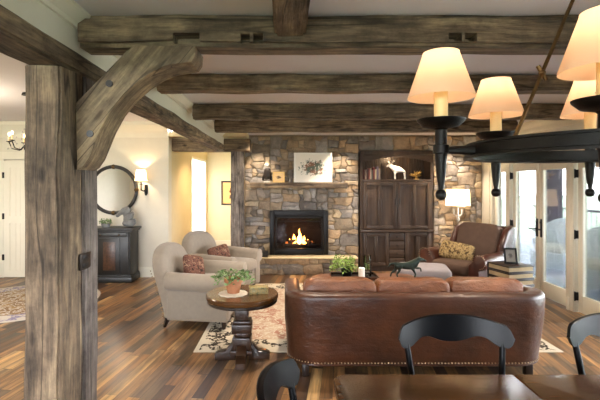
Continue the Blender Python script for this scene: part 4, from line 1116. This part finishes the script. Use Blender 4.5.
d1 = dining_chair('black wooden dining chair between the table and the middle of the sofa back', (.835, 1.88, 0), 0)
d2 = copy_tree(d1, (1.685, 1.90, 0), 0, 'black wooden dining chair at the right edge of the photo, only the left half showing')
d3 = copy_tree(d1, (.25, 1.46, 0), 84, 'black wooden dining chair at the left end of the table, seen edge-on')

# ------------------------------------------------------------------ iron chandelier
S = 1.35
CX, CY = .72*S, .97*S
def H(z): return 1.6+z*S
t = thing('iron_chandelier', 'large black wrought iron ring chandelier with six shaded candle lights', 'chandelier', (CX, CY, 0))
g = B(); bm = g.bm; RR = .285*S
sec = [(RR-.012, H(.064)), (RR+.018, H(.061)), (RR+.018, H(.067)), (RR+.005, H(.069)), (RR+.005, H(.090)), (RR+.012, H(.091)), (RR+.012, H(.096)), (RR-.008, H(.096)), (RR-.008, H(.069)), (RR-.012, H(.067))]
rows = []
for i in range(72):
    a = 2*PI*i/72; rows.append([bm.verts.new((r_*math.cos(a), r_*math.sin(a), z_)) for r_, z_ in sec])
for i in range(72):
    for j in range(len(sec)): bm.faces.new((rows[i][j], rows[(i+1) % 72][j], rows[(i+1) % 72][(j+1) % len(sec)], rows[i][(j+1) % len(sec)]))
g.build('ring', 'iron', t)
pos = [(.358, 1.0), (.612, 1.26), (.888, 1.26), (.565, .76), (.90, .68), (1.08, .95)]
lamps = []
for (x_, y_) in pos:
    lx, ly = x_*S-CX, y_*S-CY; d = math.hypot(lx, ly); ux, uy = lx/d, ly/d
    g = B(); q = .018
    # tapered arm from ring to stem
    r0 = min(RR, d-.02); g.cyl((ux*(r0-.0), uy*(r0-.0), H(.078)), (lx, ly, H(.079)), .016, .010, 10)
    g.lathe([(.001, H(-.014)), (.007, H(-.013)), (.008, H(-.008)), (.014, H(.02)), (.019, H(.07)), (.024, H(.072)), (.024, H(.09)), (.018, H(.092)), (.018, H(.125)), (.022, H(.128)), (.03, H(.132))], (lx, ly, 0), 16)
    g.ball((lx, ly, H(-.025)), .0175, 20)
    o = g.build('arm', 'iron', t)
    g = B(); g.lathe([(.02, H(.128)), (.055, H(.134)), (.072, H(.146)), (.074, H(.15)), (.068, H(.15)), (.05, H(.141)), (.02, H(.138))], (lx, ly, 0), 28); g.build('cup', 'iron', o)
    g = B(); g.lathe([(.021, H(.139)), (.021, H(.232)), (.015, H(.236)), (.0, H(.236))], (lx, ly, 0), 16); g.build('candle_sleeve', 'wax', o)
    B().ball((lx, ly, H(.255)), .02, 12, (1, 1, 1.4)).build('bulb', 'bulb', o)
    g = B(); r1_, r2_ = .075*S, .041*S; g.lathe([(r1_, H(.200)), (r1_, H(.203)), (r2_, H(.302)), (r2_, H(.305))], (lx, ly, 0), 40, cap=False); g.build('lamp_shade', 'shade', o)
    g = B()
    for k in range(3): a = 2*PI*k/3; g.cyl((lx, ly, H(.30)), (lx+r2_*math.cos(a), ly+r2_*math.sin(a), H(.306)), .0018, seg=5)
    g.build('shade_fitter', 'brass', o)
    lamps.append((CX+lx, CY+ly, H(.282)))
g = B(); apex = (0, 0, 2.40)
for a in (202, 57, 330):
    p = Vector((RR*math.cos(R(a)), RR*math.sin(R(a)), H(.09))); q_ = Vector(apex); m_ = p.lerp(q_, .28)
    g.cyl(p, m_, .0055, seg=8); g.cyl(m_, q_, .0055, seg=8); g.ball(m_, .010, 8); 
    g.cyl(m_+Vector((.012, 0, -.02)), m_+Vector((-.012, 0, .02)), .006, seg=8)
g.build('hanging_rods', 'brass', t)
g = B(); g.lathe([(.02, 2.37), (.035, 2.40), (.02, 2.43), (.012, 2.45), (.06, 2.48), (.065, 2.499)], seg=20); g.build('canopy', 'iron', t)

# ------------------------------------------------------------------ outside
g = B(); g.box(XR+.15, 8.2, -3, 14, -.14, -.02); struct(g.build('trim_6', 'deck', smooth=False))
g = B(); g.box(-60, 60, -40, 80, -.6, -.5); struct(g.build('floor_2', 'lawn', smooth=False))
def wicker(label, loc, rz):
    t = thing('wicker_chair', label, 'chair', loc, rz, 'wicker chairs on the porch')
    g = B(); g.box(-.32, .32, -.33, .3, .1, .38, bev=.04, seg=3); g.build('base', 'wicker', t)
    B().cushion((0, -.03, .43), (.28, .29, .07), .3, ez=.5).build('seat_cushion', 'white', t)
    n = 24; bm = bmesh.new(); rows = []
    for k in range(n+1):
        a = R(-20)+R(220)*k/n; zt = .58+.38*max(0, math.sin(a))**.8
        ca, sa = math.cos(a), math.sin(a)
        rows.append([bm.verts.new(v) for v in ((.33*ca, .3*sa, .12), (.40*ca, .38*sa, zt), (.37*ca, .35*sa, zt+.015), (.34*ca, .32*sa, zt), (.28*ca, .25*sa, .12))])
    for r1, r2 in zip(rows, rows[1:]):
        for j in range(5): bm.faces.new((r1[j], r1[(j+1) % 5], r2[(j+1) % 5], r2[j]))
    bm.faces.new(rows[0]); bm.faces.new(rows[-1][::-1])
    g = B(); g._merge(bm); g.build('curved_back', 'wicker', t, ang=60)
    for sx in (-1, 1):
        for sy in (-.27, .25): B().cyl((sx*.27, sy, 0), (sx*.27, sy, .12), .02, .025, 10).build('leg', 'wicker', t)
    return t
g = B(); g.box(XR+.15, 8.4, -3, 14, 2.62, 2.8); struct(g.build('ceiling_porch_shade', 'trim', smooth=False))  # unseen roof slab added to darken the porch chairs and deck
w1 = wicker('pale wicker porch chair seen through the right leaf of the double doors', (5.0, 8.0, -.02), -60)
w2 = copy_tree(w1, (4.75, 6.35, -.02), -30, 'pale wicker porch chair seen through the nearest glass door')
w3 = copy_tree(w1, (4.55, 5.2, -.02), 200, 'pale wicker porch chair lowest in the nearest glass door')
t = thing('porch_railing', 'dark metal porch railing beyond the glass doors', 'railing', (8.0, 0, -.02))
B().box(-.03, .03, 0, 14, .88, .94, bev=.006).build('top_rail', 'darkpost', t); B().box(-.02, .02, 0, 14, .1, .14).build('bottom_rail', 'darkpost', t)
for k in range(8): B().box(-.04, .04, k*1.95-.04+.1, k*1.95+.04+.1, 0, .95, bev=.005).build('post', 'darkpost', t)
for k in range(70): B().cyl((0, .2+k*.195, .12), (0, .2+k*.195, .9), .008, seg=6).build('baluster', 'darkpost', t)
g = B(); g.box(-.17, .17, -.17, .17, 0, 2.9, bev=.01); g.box(-.21, .21, -.21, .21, 0, .2, bev=.01)
tag(g.build('porch_column', 'darkpost', loc=(6.1, 9.95, -.02)), 'dark square porch column behind the double doors', 'column')
def tree(label, loc, h, r_, seed):
    t = thing('tree', label, 'tree', loc)
    B().cyl((0, 0, 0), (0, 0, h*.6), .18, .1, 10).build('trunk', 'bark', t)
    foliage(2600, (0, 0, h*.62), r_, .38, seed, 0, 1.1).build('crown', 'tree', t, smooth=False)
tree('pale leafy tree beyond the porch, seen through the left leaf of the double doors', (17, 22, -.5), 8, 3.2, 31)
tree('pale leafy tree beyond the porch, seen through the right leaf of the double doors', (23, 25, -.5), 8, 3.2, 32)
tree('pale leafy tree beyond the porch, seen through the nearest glass door', (22, 16, -.5), 7, 3.0, 33)
tree('pale leafy tree farthest left beyond the porch, seen beside the stone wall', (17, 33, -.5), 9, 3.6, 34)

# ------------------------------------------------------------------ lights
w = bpy.data.worlds.new('world'); scn.world = w; w.use_nodes = True
t = w.node_tree; t.nodes.clear()
o = t.nodes.new('ShaderNodeOutputWorld'); bg = t.nodes.new('ShaderNodeBackground')
tc = t.nodes.new('ShaderNodeTexCoord'); sp = t.nodes.new('ShaderNodeSeparateXYZ'); L(t, tc.outputs['Generated'], sp.inputs[0])
cc = ramp(t, sp.outputs[2], [(0, (.93, .95, 1)), (.3, (.82, .89, 1)), (1, (.6, .74, 1))])
L(t, cc, bg.inputs[0]); bg.inputs[1].default_value = 19; L(t, bg.outputs[0], o.inputs[0])
def light(kind, name, loc, e, c=(1, 1, 1), size=.1, rot=None, **kw):
    l = bpy.data.lights.new(name, kind); l.energy = e; l.color = c
    if kind == 'AREA': l.shape = 'RECTANGLE'; l.size = size[0]; l.size_y = size[1]
    elif kind in ('POINT', 'SPOT'): l.shadow_soft_size = size
    for k, v in kw.items(): setattr(l, k, v)
    ob = bpy.data.objects.new(name, l); col.objects.link(ob); ob.location = loc
    if rot: ob.rotation_euler = rot
    return ob
WARM = (1, .70, .40); WARM2 = (1, .84, .66); DAY = (.78, .88, 1)
# daylight through the glass doors and the windows behind the viewer
def portal(loc, size, rot):
    ob = light('AREA', 'window_portal', loc, 1, (1, 1, 1), size, rot); ob.data.cycles.is_portal = True
for a_, b_ in openings: portal((XR+.12, (a_+b_)/2, HD/2), (HD, b_-a_), (0, R(90), 0))
for a_, b_, z0, z1 in [(-5.2, -3.6, .7, 2.3), (-3.2, -1.8, .7, 2.3), (-.9, .5, .6, 2.3)]:
    portal(((a_+b_)/2, -2.33, (z0+z1)/2), (b_-a_, z1-z0), (R(90), 0, 0))
portal((-2.17, 10.07, 1.17), (2.0, 1.65), (0, R(-90), 0))
for x_, y_, z_ in lamps: light('POINT', 'candle_bulb', (x_, y_, z_), .5, WARM2, .008)
# recessed downlights washing the stone wall
for x_, e in ((-.50, 15), (1.0, 13), (2.0, 12), (3.0, 24)):
    light('SPOT', 'downlight_or_fill', (x_, 7.52, 2.47), e*3.6, WARM2, .04, (R(8), 0, 0), spot_size=R(85), spot_blend=.6)
light('POINT', 'niche_light', (2.0, YW+.05, 2.11), 6, WARM, .03)
for x_, y_ in ((.2, 5.4), (2.2, 5.4), (.2, 3.9), (2.2, 3.0), (1.0, 6.9)): light('SPOT', 'downlight_or_fill', (x_, y_, 2.48), 95, WARM2, .05, (0, 0, 0), spot_size=R(120), spot_blend=.8)  # fill spots added under the ceiling to brighten the room, no fixtures
light('POINT', 'floor_lamp_bulb', (2.92, 7.35, 1.40), 14, WARM, .02)
light('POINT', 'sconce_bulb', (-2.47, 7.28, 1.775), 8, WARM, .015)
light('POINT', 'fire_glow', (.22, 8.02, .62), 5, (1, .4, .12), .08)
light('POINT', 'foyer_light', (-3.9, 4.6, 2.35), 52, (1, .86, .68), .2)
light('POINT', 'foyer_light', (-3.0, 1.2, 2.35), 45, (1, .86, .68), .2)
light('SPOT', 'hall_downlight', (-1.4, 8.6, 2.38), 60, WARM, .05, (0, 0, 0), spot_size=R(130), spot_blend=.8)
light('SPOT', 'hall_downlight', (-1.4, 10.2, 2.38), 55, WARM, .05, (0, 0, 0), spot_size=R(130), spot_blend=.8)

vs = scn.view_settings; vs.view_transform = 'Standard'; vs.look = 'None'; vs.gamma = 1; vs.exposure = .8; vs.use_curve_mapping = False
cy = scn.cycles; cy.use_denoising = True; cy.max_bounces = 8; cy.diffuse_bounces = 4; cy.glossy_bounces = 4; cy.transparent_max_bounces = 12; cy.caustics_reflective = False; cy.caustics_refractive = False; cy.sample_clamp_indirect = 6
